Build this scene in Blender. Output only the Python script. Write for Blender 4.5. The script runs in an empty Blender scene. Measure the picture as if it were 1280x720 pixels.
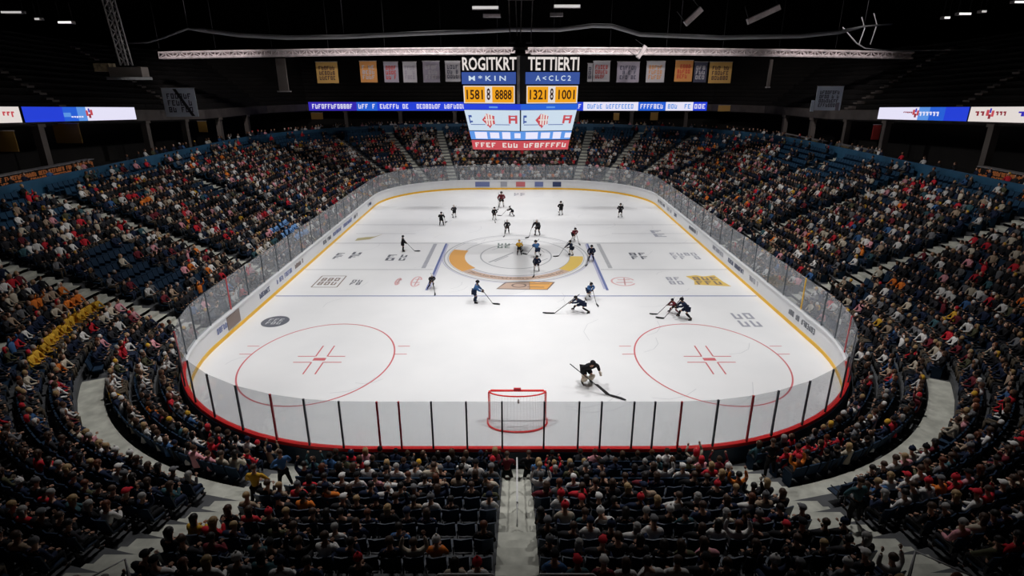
ICE_ADS=[('brown lined', 'brown', -12.46, 36.32, 1.66, 2.28), ('dark', 'slate', -10.59, 36.14, 0.79, 1.13), ('pink', 'pink', -6.65, 36.31, 0.73, 2.11), ('fpink', 'pink', -7.86, 36.3, 0.42, 1.46), ('d', 'slate', -13.51, 42.27, 0.78, 1.71), ('d', 'slate', -12.28, 42.49, 0.96, 1.94), ('d', 'slate', -9.41, 41.84, 0.89, 1.68), ('d', 'slate', -8.51, 41.84, 0.66, 1.68), ('gold', 'olive', -12.55, 47.77, 1.87, 2.4), ('g', 'slate', 9.41, 42.27, 1.44, 1.92), ('g', 'haze', 12.94, 42.27, 2.16, 1.92), ('p', 'pink', 7.16, 36.3, 1.67, 1.79), ('b', 'haze', 10.66, 36.47, 1.05, 1.64), ('s', 'haze', 12.93, 29.77, 1.31, 2.18), ('g', 'haze', 12.54, 49.14, 1.37, 2.53), ('g', 'haze', 0.46, 67.64, 1.49, 2.03), ('g', 'green', -0.96, 45.22, 1.15, 1.69)]
ORANGE_AD=(12.82, 36.48, 2.19, 2.3)
OVAL_AD=(-13.39, 29.52, 1.48, 1.59)
TAN_AD=(0.66, 35.51, 3.89, 1.72)
PLAYERS=[(-6.88, 52.07, 'dark', 0), (-6.03, 55.39, 'dark', 30), (-2.08, 54.35, 'dark', 200), (-0.4, 56.09, 'dark', 90), (-0.77, 49.11, 'dark', 180), (1.87, 48.56, 'dark', 150), (4.46, 56.46, 'dark', 20), (10.18, 55.39, 'dark', 0), (-1.53, 60.32, 'red', 180), (-8.86, 43.57, 'dark', 280), (0.25, 42.47, 'gold', 0), (1.58, 41.83, 'blue', 20), (1.46, 38.52, 'navy', 180), (4.24, 42.47, 'navy', 120), (4.82, 46.7, 'red', 200), (5.59, 41.0, 'navy', 170), (-2.47, 32.46, 'blue', 270), (4.48, 33.14, 'blue', 200), (3.79, 30.8, 'navy', 100), (9.48, 29.85, 'navy', 90), (9.11, 30.68, 'red', 100), (3.12, 22.57, 'goalie', 200), (-5.43, 35.03, 'navy', 200)]
NEAR_POSTS=[-8.06, -6.86, -5.68, -4.46, -3.76, -2.72, -1.6, -0.45, 0.91, 2.03, 2.75, 3.79, 4.46, 5.31, 6.51, 7.74]
BANNERS=[(-20.76, -18.53, 14.55, 12.36), (-16.21, -14.47, 14.62, 12.44), (-13.73, -12.24, 14.55, 12.44), (-11.75, -10.34, 14.55, 12.44), (-9.67, -7.94, 14.62, 12.44), (-7.36, -5.79, 14.62, 12.52), (8.02, 9.76, 14.62, 12.52), (10.51, 12.82, 14.55, 12.44), (13.56, 15.46, 14.62, 12.44), (16.53, 18.35, 14.7, 12.52), (18.53, 19.85, 14.55, 12.44), (20.1, 22.42, 14.55, 12.36), (7.45, 7.95, 14.39, 12.52)]
POW=9000.0
import bpy, bmesh, math, random
import numpy as np
from mathutils import Vector, Matrix
random.seed(7); np.random.seed(7)
S = bpy.context.scene
COL = S.collection
D = bpy.data
PI = math.pi

# ---------------------------------------------------------------- helpers
def principled(name, col, rough=.6, metal=0, emit=None, es=0, noise=None, spec=.4):
    m = D.materials.new(name); m.use_nodes = True
    nt = m.node_tree; b = nt.nodes['Principled BSDF']
    b.inputs['Base Color'].default_value = (*col, 1)
    b.inputs['Roughness'].default_value = rough
    b.inputs['Metallic'].default_value = metal
    b.inputs['Specular IOR Level'].default_value = spec
    if emit:
        b.inputs['Emission Color'].default_value = (*emit, 1)
        b.inputs['Emission Strength'].default_value = es
    if noise:
        sc_, amt = noise
        tc = nt.nodes.new('ShaderNodeTexCoord'); n = nt.nodes.new('ShaderNodeTexNoise')
        n.inputs['Scale'].default_value = sc_; n.inputs['Detail'].default_value = 4
        r = nt.nodes.new('ShaderNodeValToRGB')
        r.color_ramp.elements[0].position = .3; r.color_ramp.elements[1].position = .7
        r.color_ramp.elements[0].color = (*[max(0, c*(1-amt)) for c in col], 1)
        r.color_ramp.elements[1].color = (*[min(1, c*(1+amt)) for c in col], 1)
        nt.links.new(tc.outputs['Object'], n.inputs['Vector'])
        nt.links.new(n.outputs['Fac'], r.inputs['Fac'])
        nt.links.new(r.outputs['Color'], b.inputs['Base Color'])
    return m

M = dict(
    concrete=principled('terrace_concrete', (.085, .088, .095), .85, noise=(1.2, .25)),
    step=principled('aisle_concrete', (.50, .50, .44), .85, noise=(2.5, .22)),
    seat=principled('seat_navy', (.012, .028, .06), .45, noise=(3, .2)),
    seat_metal=principled('seat_metal', (.05, .05, .055), .5, .6),
    white=principled('board_white', (.80, .81, .83), .4),
    yellow=principled('kick_yellow', (.92, .52, .02), .4),
    red=principled('rail_red', (.88, .03, .03), .4),
    redpad=principled('post_red', (.55, .02, .03), .5),
    post=principled('post_grey', (.05, .065, .08), .4, .3),
    backboard=principled('board_outside', (.012, .03, .055), .5),
    blue=principled('parapet_blue', (.022, .09, .17), .5, noise=(.8, .25)),
    bluetrim=principled('parapet_trim', (.30, .42, .52), .5),
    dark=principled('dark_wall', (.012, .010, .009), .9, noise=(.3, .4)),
    darker=principled('roof_black', (.004, .004, .004), .95),
    fascia=principled('fascia_grey', (.10, .085, .08), .8, noise=(1, .2)),
    steel=principled('steel_grey', (.30, .28, .28), .55, .2, noise=(3, .35)),
    steelpink=principled('truss_paint', (.80, .70, .70), .5, noise=(2, .25)),
    duct=principled('duct_grey', (.30, .30, .31), .6),
    black=principled('black_plastic', (.01, .01, .012), .5),
    lampglass=principled('lamp_glass', (.9, .9, .9), .3, emit=(1, .97, .94), es=.55),
    lampbright=principled('lamp_bright', (.9, .9, .9), .3, emit=(1, .98, .95), es=1.6),
    skin=principled('skin', (.50, .28, .19), .6),
    skin2=principled('skin_brown', (.20, .10, .06), .6),
    net=principled('net_white', (.75, .75, .75), .8),
    chrome=principled('rail_metal', (.72, .72, .72), .4),
    column=principled('column_paint', (.13, .11, .10), .8),
    ochre=principled('ochre_panel', (.22, .12, .02), .7),
    tan=principled('counter_tan', (.22, .17, .10), .7, noise=(6, .5)),
)
def paint(name, col): return principled('paint_'+name, col, .35)
P = dict(red=paint('red', (.64, .16, .18)), brown=paint('brown', (.23, .17, .15)), slate=paint('slate', (.13, .14, .17)),
         pink=paint('pink', (.72, .42, .43)), olive=paint('olive', (.48, .42, .22)), haze=paint('haze', (.36, .37, .43)),
         green=paint('green', (.20, .26, .24)), orange=paint('orange', (.80, .42, .13)), gold=paint('gold', (.78, .55, .14)),
         tan=paint('tan', (.62, .46, .37)), grey=paint('grey', (.42, .43, .46)), lgrey=paint('light_grey', (.60, .61, .64)),
         blue=paint('blue', (.16, .20, .42)), lilac=paint('lilac', (.50, .50, .66)), darkred=paint('dark_red', (.30, .05, .05)),
         navy=paint('navy', (.03, .05, .14)))

def link(o, parent=None):
    COL.objects.link(o)
    if parent is not None: o.parent = parent
    return o
def tag(o, label=None, cat=None, group=None, kind=None):
    if label: o['label'] = label
    if cat: o['category'] = cat
    if group: o['group'] = group
    if kind: o['kind'] = kind
    return o
def empty(name, loc=(0, 0, 0), rz=0):
    o = D.objects.new(name, None); o.empty_display_size = .2
    o.location = loc; o.rotation_euler = (0, 0, rz); return link(o)
class MB:
    """collects shapes, then links them as one mesh object"""
    def __init__(s): s.v = []; s.f = []; s.mi = []; s.m = 0
    def add(s, vs, fs, mi=None):
        n = len(s.v); s.v += [tuple(v) for v in vs]; s.f += [tuple(i+n for i in f) for f in fs]
        s.mi += [s.m if mi is None else mi]*len(fs); return s
    def box(s, x0, x1, y0, y1, z0, z1, mi=None, mat=None):
        vs = [(x, y, z) for x in (x0, x1) for y in (y0, y1) for z in (z0, z1)]
        if mat is not None: vs = [mat @ Vector(v) for v in vs]
        return s.add(vs, [(0, 1, 3, 2), (4, 6, 7, 5), (0, 4, 5, 1), (2, 3, 7, 6), (0, 2, 6, 4), (1, 5, 7, 3)], mi)
    def quadbox(s, p, n, mi=None):
        """four points p extruded by the vector n"""
        p = [Vector(q) for q in p]; n = Vector(n)
        return s.add([*p, *[q+n for q in p]], [(0, 1, 2, 3), (7, 6, 5, 4), (0, 4, 5, 1), (1, 5, 6, 2), (2, 6, 7, 3), (3, 7, 4, 0)], mi)
    def tube(s, pts, r, seg=8, mi=None, closed=False):
        pts = [Vector(p) for p in pts]; n = len(pts); vs = []; fs = []
        for i, p in enumerate(pts):
            a = pts[max(0, i-1)] if not closed else pts[i-1]; b = pts[min(n-1, i+1)] if not closed else pts[(i+1) % n]
            t = (b-a).normalized(); up = Vector((0, 0, 1)) if abs(t.z) < .95 else Vector((0, 1, 0))
            u = t.cross(up).normalized(); w = u.cross(t)
            rr = r[i] if isinstance(r, (list, tuple)) else r
            for k in range(seg):
                an = 2*PI*k/seg; vs.append(p+u*math.cos(an)*rr+w*math.sin(an)*rr)
        for i in range(n if closed else n-1):
            j = (i+1) % n
            for k in range(seg):
                l = (k+1) % seg; fs.append((i*seg+k, i*seg+l, j*seg+l, j*seg+k))
        if not closed: fs += [tuple(reversed(range(seg))), tuple((n-1)*seg+k for k in range(seg))]
        return s.add(vs, fs, mi)
    def strip(s, pts, h0, h1, th, mi=None, closed=False):
        """vertical band following plan points pts (x,y,nx,ny), from h0 to h1, thickness th outward"""
        n = len(pts); vs = []; fs = []
        for (x, y, nx, ny) in pts:
            vs += [(x, y, h0), (x, y, h1), (x+nx*th, y+ny*th, h1), (x+nx*th, y+ny*th, h0)]
        for i in range(n if closed else n-1):
            a = 4*i; b = 4*((i+1) % n)
            for k in range(4): fs.append((a+k, b+k, b+(k+1) % 4, a+(k+1) % 4))
        if not closed: fs += [(0, 1, 2, 3), (4*n-1, 4*n-2, 4*n-3, 4*n-4)]
        return s.add(vs, fs, mi)
    def mesh(s, name, mats):
        me = D.meshes.new(name); me.from_pydata(s.v, [], s.f)
        mats = mats if isinstance(mats, (list, tuple)) else [mats]
        for m in mats: me.materials.append(m)
        if len(mats) > 1: me.polygons.foreach_set('material_index', s.mi)
        bm = bmesh.new(); bm.from_mesh(me); bmesh.ops.recalc_face_normals(bm, faces=bm.faces); bm.to_mesh(me); bm.free()
        me.update(); return me
    def build(s, name, mats, parent=None, smooth=False):
        me = s.mesh(name, mats)
        if smooth: me.shade_smooth()
        return link(D.objects.new(name, me), parent)

_tc = {}
def text_polys(txt, size=1, bold=0.0):
    """letters as flat outline geometry: (verts, faces) in the xz plane, left at x=0"""
    key = (txt, bold)
    if key not in _tc:
        c = D.curves.new('t', 'FONT'); c.body = txt; c.size = 1; c.offset = bold; c.resolution_u = 2
        o = D.objects.new('t', c); COL.objects.link(o)
        dg = bpy.context.evaluated_depsgraph_get(); dg.update()
        me = D.meshes.new_from_object(o.evaluated_get(dg))
        _tc[key] = ([tuple(v.co) for v in me.vertices], [tuple(p.vertices) for p in me.polygons])
        D.objects.remove(o); D.curves.remove(c); D.meshes.remove(me)
    v, f = _tc[key]
    return [(a*size, b*size) for a, b, _ in v], f
def glyphs(rnd, w, h, rows=1, gap=.25):
    """rectangles that read as lettering too small to make out: list of (x0,x1,y0,y1) within w x h"""
    out = []
    rh = h/rows
    for r in range(rows):
        y0 = r*rh+rh*.1; y1 = (r+1)*rh-rh*.1; x = 0; lw = rh*.55
        n = max(1, int(w/lw)); lw = w/n
        for i in range(n):
            xa = i*lw+lw*.08; xb = (i+1)*lw-lw*.2; t = lw*.22; hh = y1-y0; k = rnd.random()
            if k < .08 and n > 3: continue
            out.append((xa, xa+t, y0, y1))
            if k < .75: out.append((xa+t, xb, y1-hh*.2, y1))
            if k > .3: out.append((xa+t, xb, y0, y0+hh*.2))
            if k > .45: out.append((xb-t, xb, y0+hh*.2, y1-hh*.2))
            if k < .55: out.append((xa+t, xb-t, y0+hh*.42, y0+hh*.58))
    return out
ORD = ['first', 'second', 'third', 'fourth', 'fifth', 'sixth', 'seventh', 'eighth', 'ninth', 'tenth', 'eleventh', 'twelfth',
       'thirteenth', 'fourteenth', 'fifteenth', 'sixteenth', 'seventeenth', 'eighteenth', 'nineteenth', 'twentieth']
def ordn(i):
    if i < 20: return ORD[i]
    if i == 29: return 'thirtieth'
    if i < 29: return 'twenty-'+ORD[i-20]
    return 'thirty-'+ORD[i-30]

# ---------------------------------------------------------------- plan of the rink (rounded rectangle and its offsets)
CYR, HXR, HYR, RR = 43.5, 15.0, 27.3, 10.0
CXC, YN, YF = HXR-RR, CYR-(HYR-RR), CYR+(HYR-RR)          # corner centres x=+-5, y=26.2 / 60.8
def outline(d, seg=20):
    """closed loop of (x, y, nx, ny) at distance d outside the rink, starting at the near centre"""
    R = RR+d; pts = []
    def arc(cx, cy, a0, a1):
        for k in range(seg+1):
            a = math.radians(a0+(a1-a0)*k/seg); pts.append((cx+R*math.cos(a), cy+R*math.sin(a), math.cos(a), math.sin(a)))
    pts.append((0, YN-R, 0, -1))
    arc(CXC, YN, -90, 0); pts.append((CXC+R, CYR, 1, 0)); arc(CXC, YF, 0, 90); pts.append((0, YF+R, 0, 1))
    arc(-CXC, YF, 90, 180); pts.append((-CXC-R, CYR, -1, 0)); arc(-CXC, YN, 180, 270)
    return pts
def walk(d, spacing, start=.0):
    """evenly spaced points on the right half of the loop: (x,y,nx,ny)"""
    R = RR+d; L = [CXC, PI/2*R, YF-YN, PI/2*R, CXC]; tot = sum(L); out = []
    s = start
    while s < tot:
        if s < L[0]: out.append((s, YN-R, 0, -1))
        elif s < L[0]+L[1]:
            a = -PI/2+(s-L[0])/R; out.append((CXC+R*math.cos(a), YN+R*math.sin(a), math.cos(a), math.sin(a)))
        elif s < L[0]+L[1]+L[2]: out.append((CXC+R, YN+s-L[0]-L[1], 1, 0))
        elif s < sum(L[:4]):
            a = (s-sum(L[:3]))/R; out.append((CXC+R*math.cos(a), YF+R*math.sin(a), math.cos(a), math.sin(a)))
        else: out.append((CXC-(s-sum(L[:4])), YF+R, 0, 1))
        s += spacing
    return out

# ---------------------------------------------------------------- camera
cam = D.cameras.new('camera'); cam.sensor_width = 36; cam.lens = 20.25; cam.shift_x = -5/1280; cam.clip_end = 500
co = link(D.objects.new('camera', cam)); co.location = (0, 0, 12.6)
co.rotation_euler = (PI/2-math.atan(259/720), 0, 0)
S.camera = co

# ---------------------------------------------------------------- ice sheet and its painted marks
ice = D.materials.new('ice'); ice.use_nodes = True
nt = ice.node_tree; b = nt.nodes['Principled BSDF']
tc = nt.nodes.new('ShaderNodeTexCoord'); n1 = nt.nodes.new('ShaderNodeTexNoise'); n1.inputs['Scale'].default_value = .35; n1.inputs['Detail'].default_value = 6
rp = nt.nodes.new('ShaderNodeValToRGB'); rp.color_ramp.elements[0].position = .25; rp.color_ramp.elements[1].position = .75
rp.color_ramp.elements[0].color = (.80, .805, .82, 1); rp.color_ramp.elements[1].color = (.86, .86, .87, 1)
nt.links.new(tc.outputs['Object'], n1.inputs['Vector']); nt.links.new(n1.outputs['Fac'], rp.inputs['Fac']); nt.links.new(rp.outputs['Color'], b.inputs['Base Color'])
b.inputs['Roughness'].default_value = .32; b.inputs['Specular IOR Level'].default_value = .25
mb = MB(); o_ = outline(.05, 24); o0 = [(x, y, 0) for x, y, _, _ in o_]; n = len(o0)
mb.add(o0+[(x, y, -.3) for x, y, _ in o0], [tuple(range(n)), tuple(reversed(range(n, 2*n)))]+[(i, (i+1) % n, n+(i+1) % n, n+i) for i in range(n)])
floor = mb.build('floor', ice); tag(floor, 'white ice sheet with painted circles, lines and worn advert marks', kind='structure')
ZI = .004
def ring(mb, cx, cy, rx, ry, w, a0=0, a1=360, seg=96, z=ZI, rx2=None, ry2=None):
    rx2 = rx-w if rx2 is None else rx2; ry2 = ry-w if ry2 is None else ry2
    n = max(4, int(seg*(a1-a0)/360)); vs = []
    for k in range(n+1):
        a = math.radians(a0+(a1-a0)*k/n); c, s = math.cos(a), math.sin(a)
        vs += [(cx+rx*c, cy+ry*s, z), (cx+rx2*c, cy+ry2*s, z)]
    return mb.add(vs, [(2*i, 2*i+2, 2*i+3, 2*i+1) for i in range(n)])
def line(mb, x0, y0, x1, y1, w, z=ZI):
    d = Vector((x1-x0, y1-y0)).normalized(); p = Vector((-d.y, d.x))*w/2
    return mb.add([(x0+p.x, y0+p.y, z), (x1+p.x, y1+p.y, z), (x1-p.x, y1-p.y, z), (x0-p.x, y0-p.y, z)], [(0, 1, 2, 3)])
def mark(mb, name, mat): return mb.build(name, mat, floor)
for cx in (-9.45, 9.3):
    mb = MB(); ring(mb, cx, 24.9, 3.55, 4.3, .075)
    for sx in (-1, 1):
        for dy in (-.45, .45):
            line(mb, cx+sx*3.5, 24.9+dy+1.0, cx+sx*4.1, 24.9+dy+1.0, .06)
            line(mb, cx+sx*.3, 24.9+dy*.7, cx+sx*1.15, 24.9+dy*.7, .07)
        for dx in (-.28, .28):
            line(mb, cx+dx, 24.9+sx*.3, cx+dx, 24.9+sx*1.5, .07)
    line(mb, cx-.3, 24.9, cx+.3, 24.9, .28)
    mark(mb, 'faceoff_circle', P['red'])
mb = MB(); line(mb, -14.97, 33.56, 14.97, 33.56, .13); mark(mb, 'blue_line', P['blue'])
for y, w, segs in ((38.88, .10, ((-14.97, -5.9), (6.0, 14.97))), (45.94, .13, ((-14.97, -3.2), (3.0, 14.97))),
                   (49.1, .09, ((-14, -8.8), (8.4, 14.9))), (52.39, .12, ((-14.9, -7.2), (5.6, 14.9)))):
    mb = MB()
    for a, c in segs: line(mb, a, y, c, y, w)
    mark(mb, 'cross_line', P['grey'])
# centre emblem
cx, cy = 0, 42.35
mb = MB(); ring(mb, cx, cy, 5.5, 6.25, .10); ring(mb, cx, cy, 4.15, 4.85, .09); ring(mb, cx, cy, 5.2, 5.95, .05); mark(mb, 'centre_ring', P['grey'])
mb = MB(); ring(mb, cx, cy, 4.3, 5.0, .07, 190, 350, z=.005); ring(mb, cx, cy, 5.62, 6.4, .07, 180, 360, z=.005); mark(mb, 'lilac_ring', P['lilac'])
mb = MB(); ring(mb, cx, cy, 2.75, 3.3, .10); mark(mb, 'inner_ring', P['grey'])
mb = MB(); ring(mb, cx, cy, 5.1, 5.8, 0, 163, 222, rx2=3.9, ry2=4.6, z=.006); mark(mb, 'orange_arc', P['orange'])
mb = MB(); ring(mb, cx, cy, 5.1, 5.8, 0, 222, 318, rx2=4.35, ry2=5.1, z=.006); mark(mb, 'tan_arc', P['tan'])
mb = MB(); ring(mb, cx, cy, 5.1, 5.8, 0, 318, 358, rx2=4.1, ry2=4.9, z=.006); mark(mb, 'gold_arc', P['gold'])
rnd = random.Random(3)
mb = MB()
for k in range(26):
    a = math.radians(228+k*3.4); x = cx+4.72*math.cos(a); y = cy+5.42*math.sin(a)
    for q in range(2):
        l = rnd.uniform(.1, .28); line(mb, x-l/2+rnd.uniform(-.1, .1), y+rnd.uniform(-.2, .2), x+l/2, y+rnd.uniform(-.2, .2), .07, .008)
mark(mb, 'ring_lettering', P['brown'])
mb = MB(); line(mb, -2.0, 40.6, -.2, 43.2, .16); line(mb, -1.6, 40.8, -.6, 42.2, .10); line(mb, 1.4, 40.4, 2.4, 41.6, .10)
line(mb, -1.9, 43.9, -.2, 45.9, .06); line(mb, 1.7, 44.9, 2.2, 43.2, .06); mark(mb, 'centre_strokes', P['grey'])
for x, sx in ((-5.72, -1), (5.85, 1)):
    mb = MB(); line(mb, x, 34.6, x, 45.8, .17, .007); mark(mb, 'side_line', P['blue'])
    mb = MB(); line(mb, x-sx*.16, 34.8, x-sx*.16, 45.6, .12, .0065); mark(mb, 'side_line_edge', P['lilac'])
    mb = MB()
    for k in range(28): mb.add([(x+sx*.75, 39.2+k*.235, ZI), (x+sx*1.05, 39.2+k*.235, ZI), (x+sx*1.05, 39.38+k*.235, ZI), (x+sx*.75, 39.38+k*.235, ZI)], [(0, 1, 2, 3)])
    mark(mb, 'side_ticks', P['haze'] if sx < 0 else P['grey'])
rnd = random.Random(11)
for nm, c, x, y, w, h in ICE_ADS:
    mb = MB()
    if nm == 'brown lined':
        for q in (-1, 1): line(mb, x-w/2, y+q*h/2, x+w/2, y+q*h/2, .08)
        for q in (-1, 1): line(mb, x+q*w/2, y-h/2, x+q*w/2, y+h/2, .08)
        for (a, b_, c_, d_) in glyphs(rnd, w*.8, h*.7, 2): mb.box(x-w*.4+a, x-w*.4+b_, y-h*.35+c_, y-h*.35+d_, .002, ZI)
    elif nm == 'gold':
        mb.add([(x-w/2, y-h*.45, ZI), (x+w*.1, y-h*.25, ZI), (x+w*.5, y+h*.5, ZI), (x+w*.2, y+h*.12, ZI), (x-w*.15, y+h*.05, ZI), (x-w*.5, y-h*.1, ZI)], [(0, 1, 2, 3, 4, 5)])
        for (a, b_, c_, d_) in glyphs(rnd, w*.5, h*.25, 1): mb.box(x-w*.4+a, x-w*.4+b_, y-h*.3+c_, y-h*.3+d_, .005, .008, 0)
    elif nm in ('pink', 'fpink', 'p'):
        ring(mb, x, y, w/2, h/2, .12, 20, 330, 30)
        line(mb, x-w*.3, y-h*.1, x+w*.35, y-h*.1, .14); line(mb, x-w*.2, y+h*.2, x+w*.3, y+h*.2, .12); line(mb, x, y-h*.4, x+w*.1, y+h*.4, .1)
    else:
        for (a, b_, c_, d_) in glyphs(rnd, w, h, 2): mb.box(x-w/2+a, x-w/2+b_, y-h/2+c_, y-h/2+d_, .002, ZI)
    mark(mb, 'ice_advert', P[c])
x, y, w, h = ORANGE_AD
mb = MB(); mb.add([(x-w/2, y-h*.35, ZI), (x+w*.55, y-h*.5, ZI), (x+w*.45, y-h*.1, ZI), (x+w*.38, y+h*.5, ZI), (x, y+h*.38, ZI), (x-w*.2, y+h*.5, ZI), (x-w*.55, y+h*.4, ZI), (x-w*.4, y, ZI)], [tuple(range(8))])
oa = mark(mb, 'orange_advert', P['gold'])
mb = MB()
for (a, b_, c_, d_) in glyphs(rnd, w*.8, h*.75, 2): mb.box(x-w*.4+a, x-w*.4+b_, y-h*.38+c_, y-h*.38+d_, .005, .008)
mark(mb, 'orange_advert_lettering', P['brown'])
x, y, w, h = OVAL_AD
mb = MB(); ring(mb, x, y, w/2, h/2, 0, rx2=.02, ry2=.02); mark(mb, 'oval_advert', P['slate'])
mb = MB()
for (a, b_, c_, d_) in glyphs(rnd, w*.6, h*.55, 2): mb.box(x-w*.3+a, x-w*.3+b_, y-h*.28+c_, y-h*.28+d_, .005, .008)
mark(mb, 'oval_advert_lettering', P['lgrey'])
x, y, w, h = TAN_AD
mb = MB(); mb.add([(x-w*.5, y-h*.4, ZI), (x+w*.35, y-h*.5, ZI), (x+w*.5, y+h*.4, ZI), (x+w*.2, y+h*.5, ZI), (x-w*.35, y+h*.4, ZI)], [tuple(range(5))]); mark(mb, 'logo_outline', P['brown'])
mb = MB(); mb.add([(x-w*.47, y-h*.32, .006), (x+w*.05, y-h*.4, .006), (x+w*.05, y+h*.36, .006), (x-w*.33, y+h*.3, .006)], [(0, 1, 2, 3)])
mark(mb, 'logo_fill', P['tan'])
mb = MB(); ring(mb, x-w*.12, y, .5, .42, .12, z=.010); line(mb, x-w*.05, y+.3, x+w*.4, y+.3, .1, .010); line(mb, x+w*.02, y-.3, x+w*.3, y-.35, .1, .010); mark(mb, 'logo_strokes', P['brown'])
mb = MB(); mb.add([(x+w*.06, y-h*.42, .006), (x+w*.34, y-h*.42, .006), (x+w*.46, y+h*.33, .006), (x+w*.06, y+h*.4, .006)], [(0, 1, 2, 3)]); mark(mb, 'logo_fill', P['orange'])
# skate wear
mb = MB(); rnd = random.Random(5)
for k in range(70):
    x = rnd.uniform(-13, 13); y = rnd.uniform(20, 68); a = rnd.uniform(-.6, .6)+(0 if rnd.random() < .5 else PI); l = rnd.uniform(.8, 3)
    pts = [(x+math.cos(a+q*.25)*l*q/3, y+math.sin(a+q*.25)*l*q/3) for q in range(4)]
    for p, q in zip(pts, pts[1:]): line(mb, *p, *q, .025, .003)
mark(mb, 'skate_scratches', P['lgrey'])

# ---------------------------------------------------------------- dasher boards
def sub_outline(d, f, seg=20): return [p for p in outline(d, seg) if f(p)]
bd = empty('dasher_boards', (0, YN-RR, 0)); tag(bd, 'white dasher boards with yellow kick plate running right around the ice', 'boards')
def local(mb, parent=bd):
    l = parent.location; mb.v = [(x-l.x, y-l.y, z-l.z) for x, y, z in mb.v]; return mb
local(MB().strip(outline(.02), .0, .2, .05, closed=True)).build('kick_plate', M['yellow'], bd)
local(MB().strip(outline(.04), .2, 1.08, .10, closed=True)).build('board_panel', M['white'], bd)
local(MB().strip(outline(.15), -.3, 1.08, .05, closed=True)).build('outer_skin', M['backboard'], bd)
near = sub_outline(-.01, lambda p: p[1] < 22.5)
k = next(i for i in range(len(near)-1) if math.hypot(near[i][0]-near[i+1][0], near[i][1]-near[i+1][1]) > 8)
near = near[k+1:]+near[:k+1]
local(MB().strip(near, 1.08, 1.20, .17)).build('red_rail', M['red'], bd)['label'] = 'red top rail'
o_ = [p for p in outline(-.01) if p[1] >= 21.8]
local(MB().strip(o_, 1.08, 1.17, .22)).build('white_rail', M['white'], bd)
# printed adverts on the inner faces (lettering blocks in blue and dark)
rnd = random.Random(21)
def board_ads(y0, y1, x, sgn, cols, dens=.7):
    y = y0
    while y < y1:
        w = rnd.uniform(1.2, 3.2)
        if rnd.random() < dens:
            mb = MB()
            for (a, b_, c_, d_) in glyphs(rnd, w, .38, 1): mb.box(x, x+sgn*.012, y+a, y+b_, .5+c_, .5+d_)
            local(mb).build('board_advert', P[rnd.choice(cols)], bd)
        y += w+rnd.uniform(.5, 1.6)
board_ads(26.5, 60, -15.03, 1, ['blue', 'blue', 'navy', 'slate', 'brown'], .85)
board_ads(26.5, 60, 15.03, -1, ['blue', 'navy', 'haze', 'slate'], .75)
x = -5
for w, c in ((2.2, 'blue'), (1.0, 'haze'), (1.4, 'red'), (1.3, 'blue'), (1.3, 'navy')):
    mb = MB(); mb.box(x, x+w*.8, 70.80, 70.83, .35, .95); local(mb).build('board_advert', P[c], bd); x += w+.9
mb = MB(); mb.box(-15.04, -15.01, 27.6, 29.0, .3, 1.0); local(mb).build('board_advert', P['brown'], bd)

# ---------------------------------------------------------------- protective glass: every pane a thing with its post
gm = D.materials.new('rink_glass'); gm.use_nodes = True; nt = gm.node_tree; nt.nodes.clear()
out = nt.nodes.new('ShaderNodeOutputMaterial'); tr = nt.nodes.new('ShaderNodeBsdfTransparent'); tr.inputs[0].default_value = (.955, .967, .975, 1)
df = nt.nodes.new('ShaderNodeBsdfDiffuse'); df.inputs[0].default_value = (.62, .64, .68, 1)  # grey diffuse share paints a milky reflection haze into the glass
gl = nt.nodes.new('ShaderNodeBsdfGlossy'); gl.inputs[1].default_value = .08; lw0 = nt.nodes.new('ShaderNodeLayerWeight'); lw0.inputs[0].default_value = .35; lw = nt.nodes.new('ShaderNodeMath'); lw.operation = 'MULTIPLY_ADD'; lw.inputs[1].default_value = .13; lw.inputs[2].default_value = .015; nt.links.new(lw0.outputs['Facing'], lw.inputs[0])
m1 = nt.nodes.new('ShaderNodeMixShader'); m1.inputs[0].default_value = .16; m2 = nt.nodes.new('ShaderNodeMixShader')
nt.links.new(tr.outputs[0], m1.inputs[1]); nt.links.new(df.outputs[0], m1.inputs[2])
nt.links.new(lw.outputs[0], m2.inputs[0]); nt.links.new(m1.outputs[0], m2.inputs[1]); nt.links.new(gl.outputs[0], m2.inputs[2]); nt.links.new(m2.outputs[0], out.inputs[0])
GT = 2.95
def pane(p, q, label, group, postmat, h=GT, ph=None):
    """a pane from plan point p to q, post at p"""
    dx, dy = q[0]-p[0], q[1]-p[1]; L = math.hypot(dx, dy)
    e = empty('glass_pane', (p[0], p[1], 1.20), math.atan2(dy, dx)); tag(e, label, 'glass pane', group)
    MB().box(.03, L-.03, -.006, .006, .0, h-1.2).build('pane', gm, e)
    g = MB().box(-.028, .028, -.03, .03, 0, (ph or h)-1.2).build('post', postmat, e)
    if postmat is not M['post']: g['label'] = 'red padded post' if postmat is M['redpad'] else 'yellow post'
D_G = .11
xs = NEAR_POSTS; xs = [-9.45]+xs+[8.7]
reds = {-8.06, -4.46, -3.76, 5.31, 7.74}
def near_pt(x):
    R = RR+D_G
    if abs(x) <= CXC: return (x, YN-R)
    s = 1 if x > 0 else -1; dx = abs(x)-CXC
    return (x, YN-math.sqrt(R*R-dx*dx))
nl = [x for x in xs if x < -.2]; nr = [x for x in xs if x >= -.5]
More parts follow.
